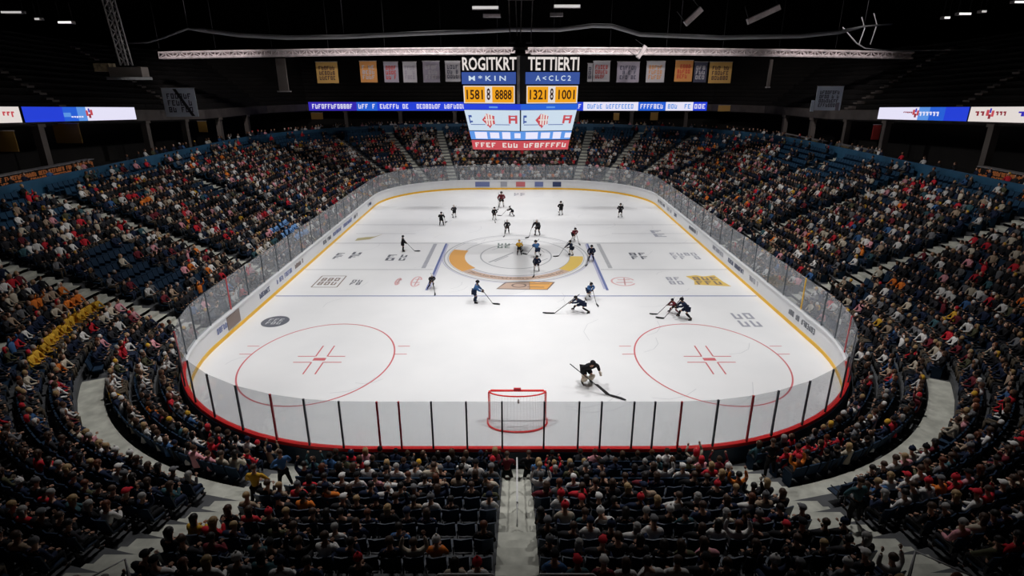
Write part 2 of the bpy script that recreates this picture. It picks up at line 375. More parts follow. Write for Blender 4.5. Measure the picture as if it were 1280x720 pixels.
for i in range(len(xs)-1):
    p, q = near_pt(xs[i]), near_pt(xs[i+1])
    mid = (xs[i]+xs[i+1])/2
    if mid < 0:
        k = sum(1 for j in range(len(xs)-1) if (xs[j]+xs[j+1])/2 < 0)-1-i
        lab = 'clear glass pane on near boards, %s pane left of the aisle handrail' % ordn(k)
    else:
        k = i-sum(1 for j in range(len(xs)-1) if (xs[j]+xs[j+1])/2 < 0)
        lab = 'clear glass pane on near boards, %s pane right of the aisle handrail' % ordn(k)
    pane(p, q, lab, 'glass panes along the near boards', M['redpad'] if xs[i] in reds else M['post'])
def run_of(pts, side, where, grp, redset=(), goldset=()):
    for i in range(len(pts)-1):
        mt = M['redpad'] if i in redset else (M['yellow'] if i in goldset else M['post'])
        pane(pts[i], pts[i+1], 'clear glass pane on %s boards, %s pane from %s' % (side, ordn(i), where), grp, mt)
def arc_pts(cx, cy, a0, a1, n):
    R = RR+D_G; return [(cx+R*math.cos(math.radians(a0+(a1-a0)*k/n)), cy+R*math.sin(math.radians(a0+(a1-a0)*k/n))) for k in range(n+1)]
a_l = math.degrees(math.acos((9.45-CXC)/(RR+D_G))); a_r = math.degrees(math.acos((8.7-CXC)/(RR+D_G)))
run_of(arc_pts(-CXC, YN, 180+a_l, 180, 7), 'near left corner', 'the near end', 'glass panes round the near left corner', (4,))
run_of(arc_pts(CXC, YN, -a_r, 0, 8), 'near right corner', 'the near end', 'glass panes round the near right corner', (6,))
run_of([(-15.11, YN+(YF-YN)*k/16) for k in range(17)], 'left side', 'the near corner', 'glass panes along the left boards', (1,))
run_of([(15.11, YN+(YF-YN)*k/16) for k in range(17)], 'right side', 'the near corner', 'glass panes along the right boards', (), (1,))
run_of(arc_pts(-CXC, YF, 180, 90, 8), 'far left corner', 'the left side', 'glass panes round the far left corner')
run_of(arc_pts(CXC, YF, 0, 90, 8), 'far right corner', 'the right side', 'glass panes round the far right corner')
run_of([(-5+10*k/7, YF+RR+D_G) for k in range(8)], 'far end', 'the left', 'glass panes along the far boards')

# ---------------------------------------------------------------- goal
g = empty('hockey_goal', (.05, 19.7, 0)); tag(g, 'red framed hockey goal with white net behind the near glass', 'goal')
W = 1.1; Hh = 1.28
MB().tube([(-W, 0, 0), (-W, 0, Hh-.08), (-W+.08, 0, Hh), (W-.08, 0, Hh), (W, 0, Hh-.08), (W, 0, 0)], .045, 10).build('goal_frame', M['red'], g, True)
base = [(-W*math.cos(a)*1.06, -.95*math.sin(a)**.6 if math.sin(a) > 0 else 0, .04) for a in [PI*k/16 for k in range(17)]]
MB().tube(base, .035, 8).build('base_frame', M['red'], g, True)
top = [(-W*math.cos(a), -.42*math.sin(a), Hh-.02) for a in [PI*k/12 for k in range(13)]]
MB().tube(top, .03, 8).build('top_frame', M['red'], g, True)
mb = MB()
tt = [(-W*math.cos(a), -.42*math.sin(a), Hh-.02) for a in [PI*k/28 for k in range(29)]]
bb = [(-W*math.cos(a)*1.06, -.95*max(0, math.sin(a))**.6, .04) for a in [PI*k/28 for k in range(29)]]
for a, c in zip(tt, bb): mb.tube([a, c], .004, 3)
for k in range(1, 14):
    t = k/14; mb.tube([Vector(a).lerp(Vector(c), t) for a, c in zip(tt, bb)], .004, 3)
for k in range(1, 28):
    x = -W+2*W*k/28; mb.tube([(x, 0, Hh), (x, -.42*math.sqrt(max(0, 1-(x/W)**2)), Hh-.02)], .004, 3)
mb.build('net', M['net'], g)
MB().box(-.14, .14, -.05, .05, Hh+.02, Hh+.10).build('goal_lamp', M['redpad'], g)
tag(MB().box(-.11, .11, -.04, .04, 0, .2).build('water_bottle', P['brown']), 'small dark water bottle resting on the ice ahead of the goal', 'bottle')
bt = D.objects['water_bottle']; bt.location = (.1, 20.9, 0)
me = MB().tube([(0, 0, 0), (0, 0, .13), (0, 0, .15), (0, 0, .19)], [.04, .04, .02, .02], 10).mesh('water_bottle', P['brown']); bt.data = me

# ---------------------------------------------------------------- seating bowl
D0, PITCH, RISE, NROW = .74, .80, .305, 18
def rz(r): return .52+RISE*r
def rd(r): return D0+PITCH*r
mb = MB()
for r in range(NROW):
    a = outline(rd(r)-PITCH/2 if r else .21, 16); c = outline(rd(r)+PITCH/2, 16); n = len(a); z = rz(r)
    vs = [(x, y, z-(RISE if r else .6)) for x, y, _, _ in a]+[(x, y, z) for x, y, _, _ in a]+[(x, y, z) for x, y, _, _ in c]
    mb.add(vs, [(i, (i+1) % n, n+(i+1) % n, n+i) for i in range(n)]+[(n+i, n+(i+1) % n, 2*n+(i+1) % n, 2*n+i) for i in range(n)])
terr = mb.build('floor_terrace', M['concrete']); tag(terr, 'dark stepped concrete terrace of the lower bowl around the rink', kind='structure')
DT = rd(NROW-1)+PITCH/2; ZT = rz(NROW-1)

def nax(d): return 6.75+.2*d
def near_ang(x, y): return math.degrees(math.atan2(YN-y, abs(x)-CXC))
RAD_F = {-1: [15.5, 40, 59, 76], 1: [24, 42, 60, 77]}            # far corner aisles by angle, left and right
SIDE_Y = {-1: [26.4, 35.5, 48.0], 1: [30.9, 42.3, 53.5]}
def blocked(x, y, r):
    s = 1 if x > 0 else -1; ax = abs(x)
    if y < YN:
        if ax < .52: return True
        if abs(ax-nax(rd(r))) < .88 and y < 18.5: return True
        an = near_ang(x, y)
        if r == 3 and 27 < an and ax > 6.9: return True
        if r == 7 and 18 < an < 50: return True
    if YN-2 < y < YF+.01:
        if any(abs(y-c) < .9 for c in SIDE_Y[s]): return True
    if y > YF:
        an = math.degrees(math.atan2(y-YF, ax-CXC)); R = math.hypot(y-YF, ax-CXC)
        if any(abs(math.radians(an-c))*R < .62 for c in RAD_F[s]): return True
    return False

# aisle steps (one object per aisle)
def aisle(fp, hw, label, rows=range(NROW)):
    """fp(d) -> (x,y,nx,ny) centre line"""
    mb = MB()
    for r in rows:
        for (d0, d1, z) in ((rd(r)-PITCH/2-.0, rd(r), rz(r)+.02), (rd(r), rd(r)+PITCH/2, rz(r)+RISE/2+.01)):
            x, y, nx, ny = fp(d0); x2, y2, _, _ = fp(d1); tx, ty = -ny, nx
            mb.quadbox([(x-tx*hw, y-ty*hw, rz(r)-.15), (x+tx*hw, y+ty*hw, rz(r)-.15), (x2+tx*hw, y2+ty*hw, rz(r)-.15), (x2-tx*hw, y2-ty*hw, rz(r)-.15)], (0, 0, z-rz(r)+.15))
    tag(mb.build('floor_aisle', M['step']), label, kind='structure')
def nearfp(x):
    def f(d):
        R = RR+d
        y = YN-R if abs(x) < CXC else YN-math.sqrt(R*R-(abs(x)-CXC)**2)
        return (x, y, 0, -1)
    return f
aisle(nearfp(.03), .46, 'pale concrete centre aisle steps behind the goal', range(0, 14))
def nearslant(s):
    def f(d):
        x = nax(d); return (s*x, nearfp(x)(d)[1], 0, -1)
    return f
aisle(nearslant(-1), .80, 'pale concrete aisle steps left of the near block', range(0, 14))
aisle(nearslant(1), .80, 'pale concrete aisle steps right of the near block', range(0, 14))
for s in (-1, 1):
    for c in SIDE_Y[s]: aisle(lambda d, s=s, c=c: (s*(HXR+d), c, s, 0), .72, 'pale aisle steps through the side stand')
    for c in RAD_F[s]:
        a = math.radians(c)
        aisle(lambda d, s=s, a=a: (s*(CXC+(RR+d)*math.cos(a)), YF+(RR+d)*math.sin(a), s*math.cos(a), math.sin(a)), .50, 'pale aisle steps through the far corner stand')
# flat walkways in the near corners
def walkway(s, r0, r1, a0, a1, mat, label):
    mb = MB(); d0 = rd(r0)-PITCH/2; d1 = rd(r1)+PITCH/2; z = rz(r1)+.02; vs = []; n = 24
    for k in range(n+1):
        a = math.radians(a0+(a1-a0)*k/n); c, sn = s*math.cos(a), -math.sin(a)
        for d in (d0, d1):
            vs += [(s*CXC+(RR+d)*c, YN+(RR+d)*sn, z), (s*CXC+(RR+d)*c, YN+(RR+d)*sn, z-.6)]
    fs = []
    for i in range(n):
        a = 4*i; b_ = a+4
        fs += [(a, b_, b_+2, a+2), (a, a+1, b_+1, b_), (a+2, b_+2, b_+3, a+3)]
    fs += [(0, 2, 3, 1), (4*n, 4*n+1, 4*n+3, 4*n+2)]
    mb.add(vs, fs); tag(mb.build('floor_walkway', mat), label, kind='structure')
for s, nm in ((-1, 'left'), (1, 'right')):
    walkway(s, 3, 3, 27, 79, M['step'], 'pale curved walkway through the near %s corner stand' % nm)
    walkway(s, 7, 7, 18, 50, M['step'], 'upper curved walkway through the near %s corner stand' % nm)

# ---------------------------------------------------------------- seat slots
slots = []
for r in range(NROW):
    d = rd(r)
    for s in (1, -1):
        for i, (x, y, nx, ny) in enumerate(walk(d, .455, .23)):
            x *= s; nx *= s
            if y < 4: continue
            if blocked(x, y, r): continue
            slots.append([x, y, rz(r), nx, ny, r, i])
CP = 1/math.sqrt(1+(259/720)**2); SP = CP*259/720
def proj(x, y, z):
    dz = z-12.6; dd = y*CP-dz*SP
    return 645+720*x/dd, 360+720*(-(y*SP)-dz*CP)/dd, dd
# occupancy
rnd = random.Random(99)
from mathutils import noise as mn
def occ(x, y, r):
    p = .95
    if x > 0 and 48 < y < 62 and r >= 13: p = .12
    elif x > 0 and y > 70 and 8 < x < 25 and r >= 14: p = .25
    elif x < 0 and 66 < y < 80 and r >= 15: p = .15
    elif r >= 16: p = .35
    elif x < -18 and 28 < y < 31 and 4 <= r <= 7: p = .12
    elif x < 0 and 45 < y < 47 and 10 <= r <= 12: p = .0
    elif y < 10 : p = .85
    if mn.noise(Vector((x*.35, y*.35, r*.3))) > .48: p *= .35
    return rnd.random() < p
CLOTH = dict(black=(.010, .010, .012), charcoal=(.03, .03, .035), navy=(.012, .02, .05), grey=(.16, .16, .17), white=(.72, .70, .68), red=(.60, .025, .04),
             maroon=(.16, .02, .03), tan=(.38, .28, .20), blue=(.05, .13, .30), orange=(.75, .20, .03), teal=(.04, .10, .12), pink=(.70, .32, .36), gold=(.70, .40, .04), olive=(.09, .09, .05), cream=(.55, .48, .38))
NAMES = ['black', 'charcoal', 'navy', 'grey', 'white', 'red', 'maroon', 'tan', 'blue', 'orange', 'teal', 'pink', 'gold', 'olive', 'cream']
WT = [34, 17, 15, 7, 13, 3.5, 3.5, 2, 2, .8, 2.5, 3, .3, 2, 3.5]
HAIR = dict(black=(.012, .009, .008), brown=(.06, .032, .02), blond=(.38, .25, .12), grey=(.30, .29, .28), auburn=(.12, .035, .015))
HN = ['black', 'brown', 'blond', 'grey', 'auburn']; HW = [30, 38, 14, 10, 6]
def jacket_of(x, y, r):
    if x < 0 and r == 5 and 19.2 < y < 25.7: return 'gold'
    if x < 0 and r in (6, 7) and 23.5 < y < 25.7: return rnd.choice(['orange', 'orange', 'tan'])
    if x > 0 and r == 1 and 7.5 < x < 10.6 and y < 18: return 'red'
    n_ = mn.noise(Vector((x*.9+40, y*.9, r*.7)))
    if n_ > .58: return rnd.choice(['red', 'red', 'pink'])
    if n_ < -.60: return rnd.choice(['orange', 'red'])
    if n_ > .46: return rnd.choice(['white', 'white', 'cream'])
    return rnd.choices(NAMES, WT)[0]
people = []
for sl in slots:
    x, y, z, nx, ny, r, i = sl
    gold = x < 0 and r == 5 and 19.2 < y < 25.7
    if gold or occ(x, y, r): people.append(sl+[jacket_of(x, y, r), rnd.choices(HN, HW)[0]])

def vis(sl):
    px, py, dd = proj(sl[0], sl[1], sl[2]+.8); return -5 < px < 1285 and py < 728
near_people = sorted([p for p in people if vis(p)], key=lambda p: proj(p[0], p[1], p[2])[2])[:300]
ids = set(id(p) for p in near_people)
far_people = [p for p in people if id(p) not in ids]
near_slots = sorted([p for p in slots if vis(p)], key=lambda p: proj(p[0], p[1], p[2])[2])[:300]
ids2 = set(id(p) for p in near_slots)
far_slots = [p for p in slots if id(p) not in ids2]

# wording of a place in the stand
def block_of(x, y):
    if y < YN:
        if abs(x) < 7.9: return 'near %s block' % ('left' if x < 0 else 'right')
        return 'near %s corner' % ('left' if x < 0 else 'right')
    return '%s side stand' % ('left' if x < 0 else 'right')
rank = {}
grp_ = {}
for sl in slots: grp_.setdefault((block_of(sl[0], sl[1]), sl[5]), []).append(sl)
for k, L in grp_.items():
    L.sort(key=lambda q: q[6])
    for j, q in enumerate(L): rank[(q[0], q[1], q[2])] = j
def where(sl):
    b_ = block_of(sl[0], sl[1]); j = rank[(sl[0], sl[1], sl[2])]
    return '%s row of the %s, %s seat from the aisle' % (ordn(sl[5]), b_, ordn(j))

# ---------------------------------------------------------------- far crowd and far seats (beyond counting: one object each)
def sphere_t(cx, cy, cz, rx, ry, rz_, nu=6, nv=4, v0=0.0):
    vs = [(cx, cy, cz+rz_)]; fs = []
    for j in range(1, nv):
        t = PI*(j/nv) if v0 == 0 else PI*v0*j/(nv-1)
        for i in range(nu):
            a = 2*PI*i/nu; vs.append((cx+rx*math.sin(t)*math.cos(a), cy+ry*math.sin(t)*math.sin(a), cz+rz_*math.cos(t)))
    for i in range(nu): fs.append((0, 1+i, 1+(i+1) % nu))
    for j in range(nv-2):
        for i in range(nu):
            a = 1+j*nu+i; c = 1+j*nu+(i+1) % nu; fs.append((a, a+nu, c+nu, c))
    if v0 == 0:
        k = len(vs); vs.append((cx, cy, cz-rz_))
        for i in range(nu): fs.append((k, k-nu+(i+1) % nu, k-nu+i))
    return vs, fs
def loft_t(rings, seg=6):
    vs = []; fs = []
    for (cx, cy, cz, rx, ry) in rings:
        for i in range(seg):
            a = 2*PI*(i+.5)/seg; vs.append((cx+rx*math.cos(a), cy+ry*math.sin(a), cz))
    n = len(rings)
    for j in range(n-1):
        for i in range(seg): fs.append((j*seg+i, j*seg+(i+1) % seg, (j+1)*seg+(i+1) % seg, (j+1)*seg+i))
    fs.append(tuple((n-1)*seg+i for i in range(seg)))
    return vs, fs
def limb_t(p, q, r0, r1, seg=4):
    m_ = MB(); m_.tube([p, q], [r0, r1], seg); return m_.v, m_.f
SC = .90
def crowd_template(pose, hair):
    parts = []          # (verts, faces, role) roles: 0 skin, 1 hair, 2 jacket, 3 trousers
    ly = [-.02, .10, -.04][pose]
    parts.append((*loft_t([(0, 0, .44, .17, .13), (0, ly*.4, .62, .16, .12), (0, ly, .88, .21, .12), (0, ly, .96, .10, .08)]), 2))
    hy = ly+.03
    parts.append((*sphere_t(0, hy, 1.10, .085, .10, .125), 0))
    if hair == 0: parts.append((*sphere_t(0, hy-.022, 1.13, .10, .105, .12, 6, 4, .55), 1))
    else: parts.append((*loft_t([(0, hy-.05, .93, .10, .06), (0, hy-.05, 1.1, .115, .085), (0, hy-.03, 1.21, .085, .08)]), 1))
    for s in (-1, 1):
        parts.append((*limb_t((s*.09, .02, .47), (s*.11, .42, .49), .085, .065), 3))
        parts.append((*limb_t((s*.11, .42, .49), (s*.11, .40, .06), .06, .05), 3))
        if pose == 2:
            parts.append((*limb_t((s*.2, ly, .9), (s*.30, .10, 1.02), .055, .045), 2)); parts.append((*limb_t((s*.30, .10, 1.02), (s*.22, .14, 1.24), .045, .035), 2))
            parts.append((*sphere_t(s*.21, .15, 1.29, .045, .03, .06, 5, 3), 0))
        else:
            parts.append((*limb_t((s*.2, ly, .88), (s*.25, ly+.12, .66), .055, .045), 2)); parts.append((*limb_t((s*.25, ly+.12, .66), (s*.10, ly+.30, .60), .045, .035), 2))
            parts.append((*sphere_t(s*.08, ly+.33, .60, .05, .05, .035, 5, 3), 0))
    V = []; F = []; Rl = []
    for v, f, role in parts:
        n = len(V); V += v; F += [tuple(i+n for i in q) for q in f]; Rl += [role]*len(v)
    return np.array(V)*SC, F, np.array(Rl)
def merge_instances(name, groups, mat):
    """groups: list of (V, F, role, placements[(x,y,z,nx,ny,colors4x3,scale)])"""
    allV = []; allC = []; loops = []; lt = []; off = 0
    for V, F, Rl, pl in groups:
        if not pl: continue
        fl = np.concatenate([np.array(f) for f in F]); ft = np.array([len(f) for f in F]); nv = len(V)
        X = np.array([p[:5] for p in pl]); sc = np.array([p[6] for p in pl])
        C4 = np.array([p[5] for p in pl])                                  # n,4,3
        ca = -X[:, 4]; sa = X[:, 3]
        vx = (V[None, :, 0]*ca[:, None]-V[None, :, 1]*sa[:, None])*sc[:, None]+X[:, 0:1]
        vy = (V[None, :, 0]*sa[:, None]+V[None, :, 1]*ca[:, None])*sc[:, None]+X[:, 1:2]
        vz = V[None, :, 2]*sc[:, None]+X[:, 2:3]
        allV.append(np.stack([vx, vy, vz], -1).reshape(-1, 3)); allC.append(C4[:, Rl, :].reshape(-1, 3))
        n = len(pl); loops.append((fl[None, :]+(np.arange(n)*nv+off)[:, None]).ravel()); lt.append(np.tile(ft, n)); off += n*nv
    V = np.concatenate(allV); C = np.concatenate(allC); Lp = np.concatenate(loops); T = np.concatenate(lt)
    me = D.meshes.new(name); me.vertices.add(len(V)); me.vertices.foreach_set('co', V.astype(np.float32).ravel())
    me.loops.add(len(Lp)); me.loops.foreach_set('vertex_index', Lp.astype(np.int32))
    me.polygons.add(len(T)); st = np.concatenate([[0], np.cumsum(T)[:-1]]); me.polygons.foreach_set('loop_start', st.astype(np.int32))
    me.update(calc_edges=True)
    at = me.color_attributes.new('cloth', 'FLOAT_COLOR', 'POINT'); at.data.foreach_set('color', np.concatenate([C, np.ones((len(C), 1))], 1).astype(np.float32).ravel())
    me.materials.append(mat); me.shade_smooth(); return link(D.objects.new(name, me))
cm = D.materials.new('crowd_cloth'); cm.use_nodes = True; nt = cm.node_tree; at = nt.nodes.new('ShaderNodeAttribute'); at.attribute_name = 'cloth'
nt.links.new(at.outputs['Color'], nt.nodes['Principled BSDF'].inputs['Base Color']); nt.nodes['Principled BSDF'].inputs['Roughness'].default_value = .75
nt.nodes['Principled BSDF'].inputs['Specular IOR Level'].default_value = .2
for s_ in (-1, 1):
    for (x, y, nx, ny) in walk(DT+.75, .52, .2):
        if y < 24: continue
        if rnd.random() < (.8 if y > 66 else .38): far_people.append([x*s_, y, ZT+.45, nx*s_, ny, 18, 0, rnd.choices(NAMES, WT)[0], 'brown'])
SKINS = [(.60, .36, .26), (.52, .30, .21), (.44, .25, .17), (.24, .12, .07)]
TR = [(.012, .012, .015), (.02, .03, .06), (.05, .05, .05), (.09, .07, .05)]
buckets = {(p, h): [] for p in range(3) for h in range(2)}
for x, y, z, nx, ny, r, i, jk, hr in far_people:
    k_ = rnd.uniform(.75, 1.2); j = [c*k_ for c in CLOTH[jk]]; h = HAIR[hr]
    if x < 0 and 16.3 < -x < 18.6 and 41.6 < y < 44.6: j = (.22, .42, .78)  # pale blue jackets stand in for a blue light patch on the glass
    if rnd.random() < .16: h = rnd.choice([CLOTH['red'], CLOTH['white'], CLOTH['navy'], CLOTH['gold']])
    a = rnd.uniform(-.25, .25); c_, s_ = math.cos(a), math.sin(a)
    buckets[(rnd.choices([0, 1, 2], [60, 30, 7])[0], rnd.choice([0, 0, 1]))].append((x+nx*.06+rnd.uniform(-.04, .04), y+ny*.06+rnd.uniform(-.03, .03), z, nx*c_-ny*s_, nx*s_+ny*c_, [rnd.choice(SKINS), h, j, rnd.choice(TR)], rnd.uniform(.93, 1.06)))
o = merge_instances('crowd', [(*crowd_template(p, h), L) for (p, h), L in buckets.items()], cm)
tag(o, 'packed crowd of seated spectators filling the stands around the rink', 'crowd', kind='stuff')
# seats
def seat_template():
    V = []; F = []
    def bx(*a):
        m_ = MB(); m_.box(*a); n = len(V); V.extend(m_.v); F.extend([tuple(i+n for i in f) for f in m_.f])
    bx(-.24, .24, -.02, .34, .34, .40)
    m_ = MB(); m_.quadbox([(-.24, -.06, .42), (.24, -.06, .42), (.22, -.16, .86), (-.22, -.16, .86)], (0, -.05, 0)); n = len(V); V.extend(m_.v); F.extend([tuple(i+n for i in f) for f in m_.f])
    bx(-.26, -.24, -.1, .28, .0, .56)
    return np.array(V)*.88, F, np.zeros(len(V), int)
Vs, Fs, Rs = seat_template()
gold_seat = (.80, .42, .03)
def seat_col(s):
    if s[0] < 0 and s[5] == 5 and 19.2 < s[1] < 25.7: return gold_seat
    if s[5] >= 13: return (.014, .05, .10)
    return (.012, .03, .06)
o = merge_instances('stand_seats', [(Vs, Fs, Rs, [(s[0], s[1], s[2], s[3], s[4], [seat_col(s)]*4, 1.0) for s in far_slots])], cm); o.data.shade_flat()
tag(o, 'rows of navy folding seats filling the stands around the rink', 'seats', kind='stuff')

# ---------------------------------------------------------------- near seats, each its own thing
def build_seat():
    e = empty('stadium_seat')
    m_ = MB(); m_.box(-.2, .2, -.02, .30, .30, .345); o = m_.build('seat_pan', M['seat'], e)
    m_ = MB()
    for k in range(5):
        x0 = -.2+.08*k; c = .018*abs(k-2)
        m_.quadbox([(x0, -.05+c, .36), (x0+.08, -.05+(.018*abs(k-1)), .36), (x0+.08, -.14+(.018*abs(k-1)), .76), (x0, -.14+c, .76)], (0, -.03, 0))
    m_.build('backrest', M['seat'], e)
    m_ = MB(); m_.box(-.02, .02, -.08, .0, 0, .32); m_.box(-.06, .06, -.10, .02, 0, .02); m_.box(-.18, .18, -.07, -.04, .28, .31); m_.build('bracket', M['seat_metal'], e)
    m_ = MB(); m_.box(-.222, -.202, -.12, .20, .5, .53); m_.box(-.222, -.202, -.10, -.06, .3, .5); m_.build('armrest', M['seat_metal'], e)
    return e
def copy_tree(o, parent=None):
    c = o.copy(); COL.objects.link(c); c.parent = parent
    for ch in o.children: copy_tree(ch, c)
    return c
proto = build_seat()
for i, s in enumerate(near_slots):
    o = proto if i == 0 else copy_tree(proto)
    x, y, z, nx, ny, r, _ = s
    o.location = (x, y, z); o.rotation_euler = (0, 0, math.atan2(nx, -ny))
    tag(o, 'navy folding seat, '+where(s), 'seat', 'navy seats of the near stand')

# ---------------------------------------------------------------- people by skinned skeleton
def skin_mesh(name, islands, sub=1):
    """islands: list of (verts [(co, r or (rx,ry))], edges); the first vertex of each is its root"""
    V = []; E = []; Rd = []; roots = []
    for vs, es in islands:
        n = len(V); roots.append(n); V += [v[0] for v in vs]; Rd += [v[1] for v in vs]; E += [(a+n, b_+n) for a, b_ in es]
    me = D.meshes.new(name); me.from_pydata(V, E, []); o = D.objects.new(name, me); COL.objects.link(o)
    m = o.modifiers.new('s', 'SKIN'); m.use_smooth_shade = True; m.branch_smoothing = .3
    sv = me.skin_vertices[0].data
    for i, r in enumerate(Rd): sv[i].radius = (r, r) if not isinstance(r, tuple) else r; sv[i].use_root = i in roots
    if sub: s_ = o.modifiers.new('d', 'SUBSURF'); s_.levels = sub; s_.render_levels = sub
    dg = bpy.context.evaluated_depsgraph_get(); dg.update()
    r = D.meshes.new_from_object(o.evaluated_get(dg)); r.name = name
    D.objects.remove(o); D.meshes.remove(me); return r
def V3(*a): return Vector(a)
def hand(base, direc, palm, s=1.0):
    """palm and five fingers as islands, direc = pointing direction, palm = palm normal"""
    d = Vector(direc).normalized(); pn = Vector(palm).normalized(); w = d.cross(pn).normalized(); b0 = Vector(base)
    isl = [([(b0, .022*s), (b0+d*.05*s, (.034*s))], [(0, 1)])]
    for k, L in enumerate((.062, .072, .066, .05)):
        o = b0+d*.06*s+w*(k-1.5)*.02*s
        isl.append(([(o-d*.02*s, .010*s), (o+d*L*.5*s, .009*s), (o+d*L*.8*s+pn*.03*s, .008*s)], [(0, 1), (1, 2)]))
    o = b0+d*.02*s-w*.02*s
    isl.append(([(o, .012*s), (o-w*.03*s+d*.03*s+pn*.01*s, .010*s), (o-w*.03*s+d*.055*s+pn*.025*s, .009*s)], [(0, 1), (1, 2)]))
    return isl
def figure(J, sc=1.0):
    """J: joints dict. returns body, jacket, trousers meshes (skinned)"""
    g_ = lambda k: Vector(J[k])*sc
    def mid(a, b_, t=.5): return g_(a).lerp(g_(b_), t)
    vs = [(g_('pelvis'), .11*sc), (mid('pelvis', 'chest'), .10*sc), (g_('chest'), .11*sc), (g_('neck'), .05*sc), (g_('head')-V3(0, 0, .06*sc), .062*sc), (g_('head'), .088*sc), (g_('head')+V3(0, 0, .07*sc), .07*sc)]
    es = [(0, 1), (1, 2), (2, 3), (3, 4), (4, 5), (5, 6)]
    f = Vector(J.get('look', (0, 1, 0))).normalized()
    isl_nose = ([(g_('head')+f*.08*sc-V3(0, 0, .01*sc), .014*sc), (g_('head')+f*.112*sc-V3(0, 0, .03*sc), .016*sc)], [(0, 1)])
    side = f.cross(V3(0, 0, 1)).normalized()
    ears = [([(g_('head')+side*q*.085*sc+V3(0, 0, .012*sc), .014*sc), (g_('head')+side*q*.09*sc-V3(0, 0, .022*sc), .010*sc)], [(0, 1)]) for q in (-1, 1)]
    for s in 'LR':
        n = len(vs)
        vs += [(g_('sh'+s), .058*sc), (g_('el'+s), .043*sc), (g_('ha'+s), .028*sc), (g_('hip'+s), .085*sc), (g_('kn'+s), .056*sc), (mid('kn'+s, 'an'+s, .35), .055*sc), (g_('an'+s), .036*sc), (g_('toe'+s), .032*sc)]
        es += [(2, n), (n, n+1), (n+1, n+2), (0, n+3), (n+3, n+4), (n+4, n+5), (n+5, n+6), (n+6, n+7)]
    isl = [(vs, es), isl_nose]+ears
    for s in 'LR':
        d = g_('ha'+s)-g_('el'+s); isl += hand(g_('ha'+s)+d.normalized()*.01, d, J.get('palm'+s, (0, 0, -1)), sc)
    body = skin_mesh('person', isl)
    k = 1.0
    jv = [(mid('pelvis', 'chest', .05), .135*sc), (mid('pelvis', 'chest'), .128*sc), (g_('chest'), .140*sc), (mid('chest', 'neck', .7), .075*sc)]; je = [(0, 1), (1, 2), (2, 3)]
    for s in 'LR':
        n = len(jv); jv += [(g_('sh'+s), .078*sc), (g_('el'+s), .062*sc), (mid('el'+s, 'ha'+s, .92), .046*sc)]; je += [(2, n), (n, n+1), (n+1, n+2)]
    jacket = skin_mesh('jacket', [(jv, je)])
    tv = [(g_('pelvis'), .125*sc)]; te = []
    for s in 'LR':
        n = len(tv); tv += [(g_('hip'+s), .10*sc), (g_('kn'+s), .073*sc), (mid('kn'+s, 'an'+s, .35), .068*sc), (g_('an'+s), .055*sc)]; te += [(0, n), (n, n+1), (n+1, n+2), (n+2, n+3)]
    trousers = skin_mesh('trousers', [(tv, te)])
    sv = []
    for s in 'LR':
        sv.append(([(g_('an'+s), .052*sc), (g_('an'+s).lerp(g_('toe'+s), .5)-V3(0, 0, .012*sc), .046*sc), (g_('toe'+s), .042*sc)], [(0, 1), (1, 2)]))
    shoes = skin_mesh('shoes', sv)
    return body, jacket, trousers, shoes
def hair_mesh(kind, head, sc, look=(0, 1, 0)):
    h = Vector(head)*sc; mb = MB(); f = Vector(look).normalized()
    if kind in ('short', 'long'):
        v, fc = sphere_t(0, 0, 0, .100*sc, .108*sc, .108*sc, 12, 7, .56); mb.add([(h.x+a-f.x*.018*sc, h.y+b_-f.y*.018*sc, h.z+c+.035*sc) for a, b_, c in v], fc)
        if kind == 'long':
            v, fc = loft_t([(0, 0, -.20, .085, .035), (0, 0, -.06, .10, .05), (0, 0, .07, .10, .06)], 10)
            mb.add([(h.x+a*sc-f.x*.07*sc, h.y+b_*sc-f.y*.07*sc, h.z+c*sc) for a, b_, c in v], fc)
    elif kind == 'cap':
        v, fc = sphere_t(0, 0, 0, .105*sc, .112*sc, .10*sc, 12, 6, .5); mb.add([(h.x+a, h.y+b_, h.z+c+.04*sc) for a, b_, c in v], fc)
        side = f.cross(V3(0, 0, 1)); p = h+V3(0, 0, .045*sc)+f*.09*sc
        mb.quadbox([p-side*.07*sc, p+side*.07*sc, p+side*.05*sc+f*.09*sc, p-side*.05*sc+f*.09*sc], (0, 0, .012*sc))
    else:
        v, fc = sphere_t(0, 0, 0, .108*sc, .115*sc, .125*sc, 12, 7, .55); mb.add([(h.x+a-f.x*.01, h.y+b_-f.y*.01, h.z+c+.03*sc) for a, b_, c in v], fc)
        v, fc = sphere_t(h.x, h.y, h.z+.165*sc, .03*sc, .03*sc, .03*sc, 6, 4); mb.add(v, fc)
    me = mb.mesh('hair', M['black']); me.shade_smooth(); return me
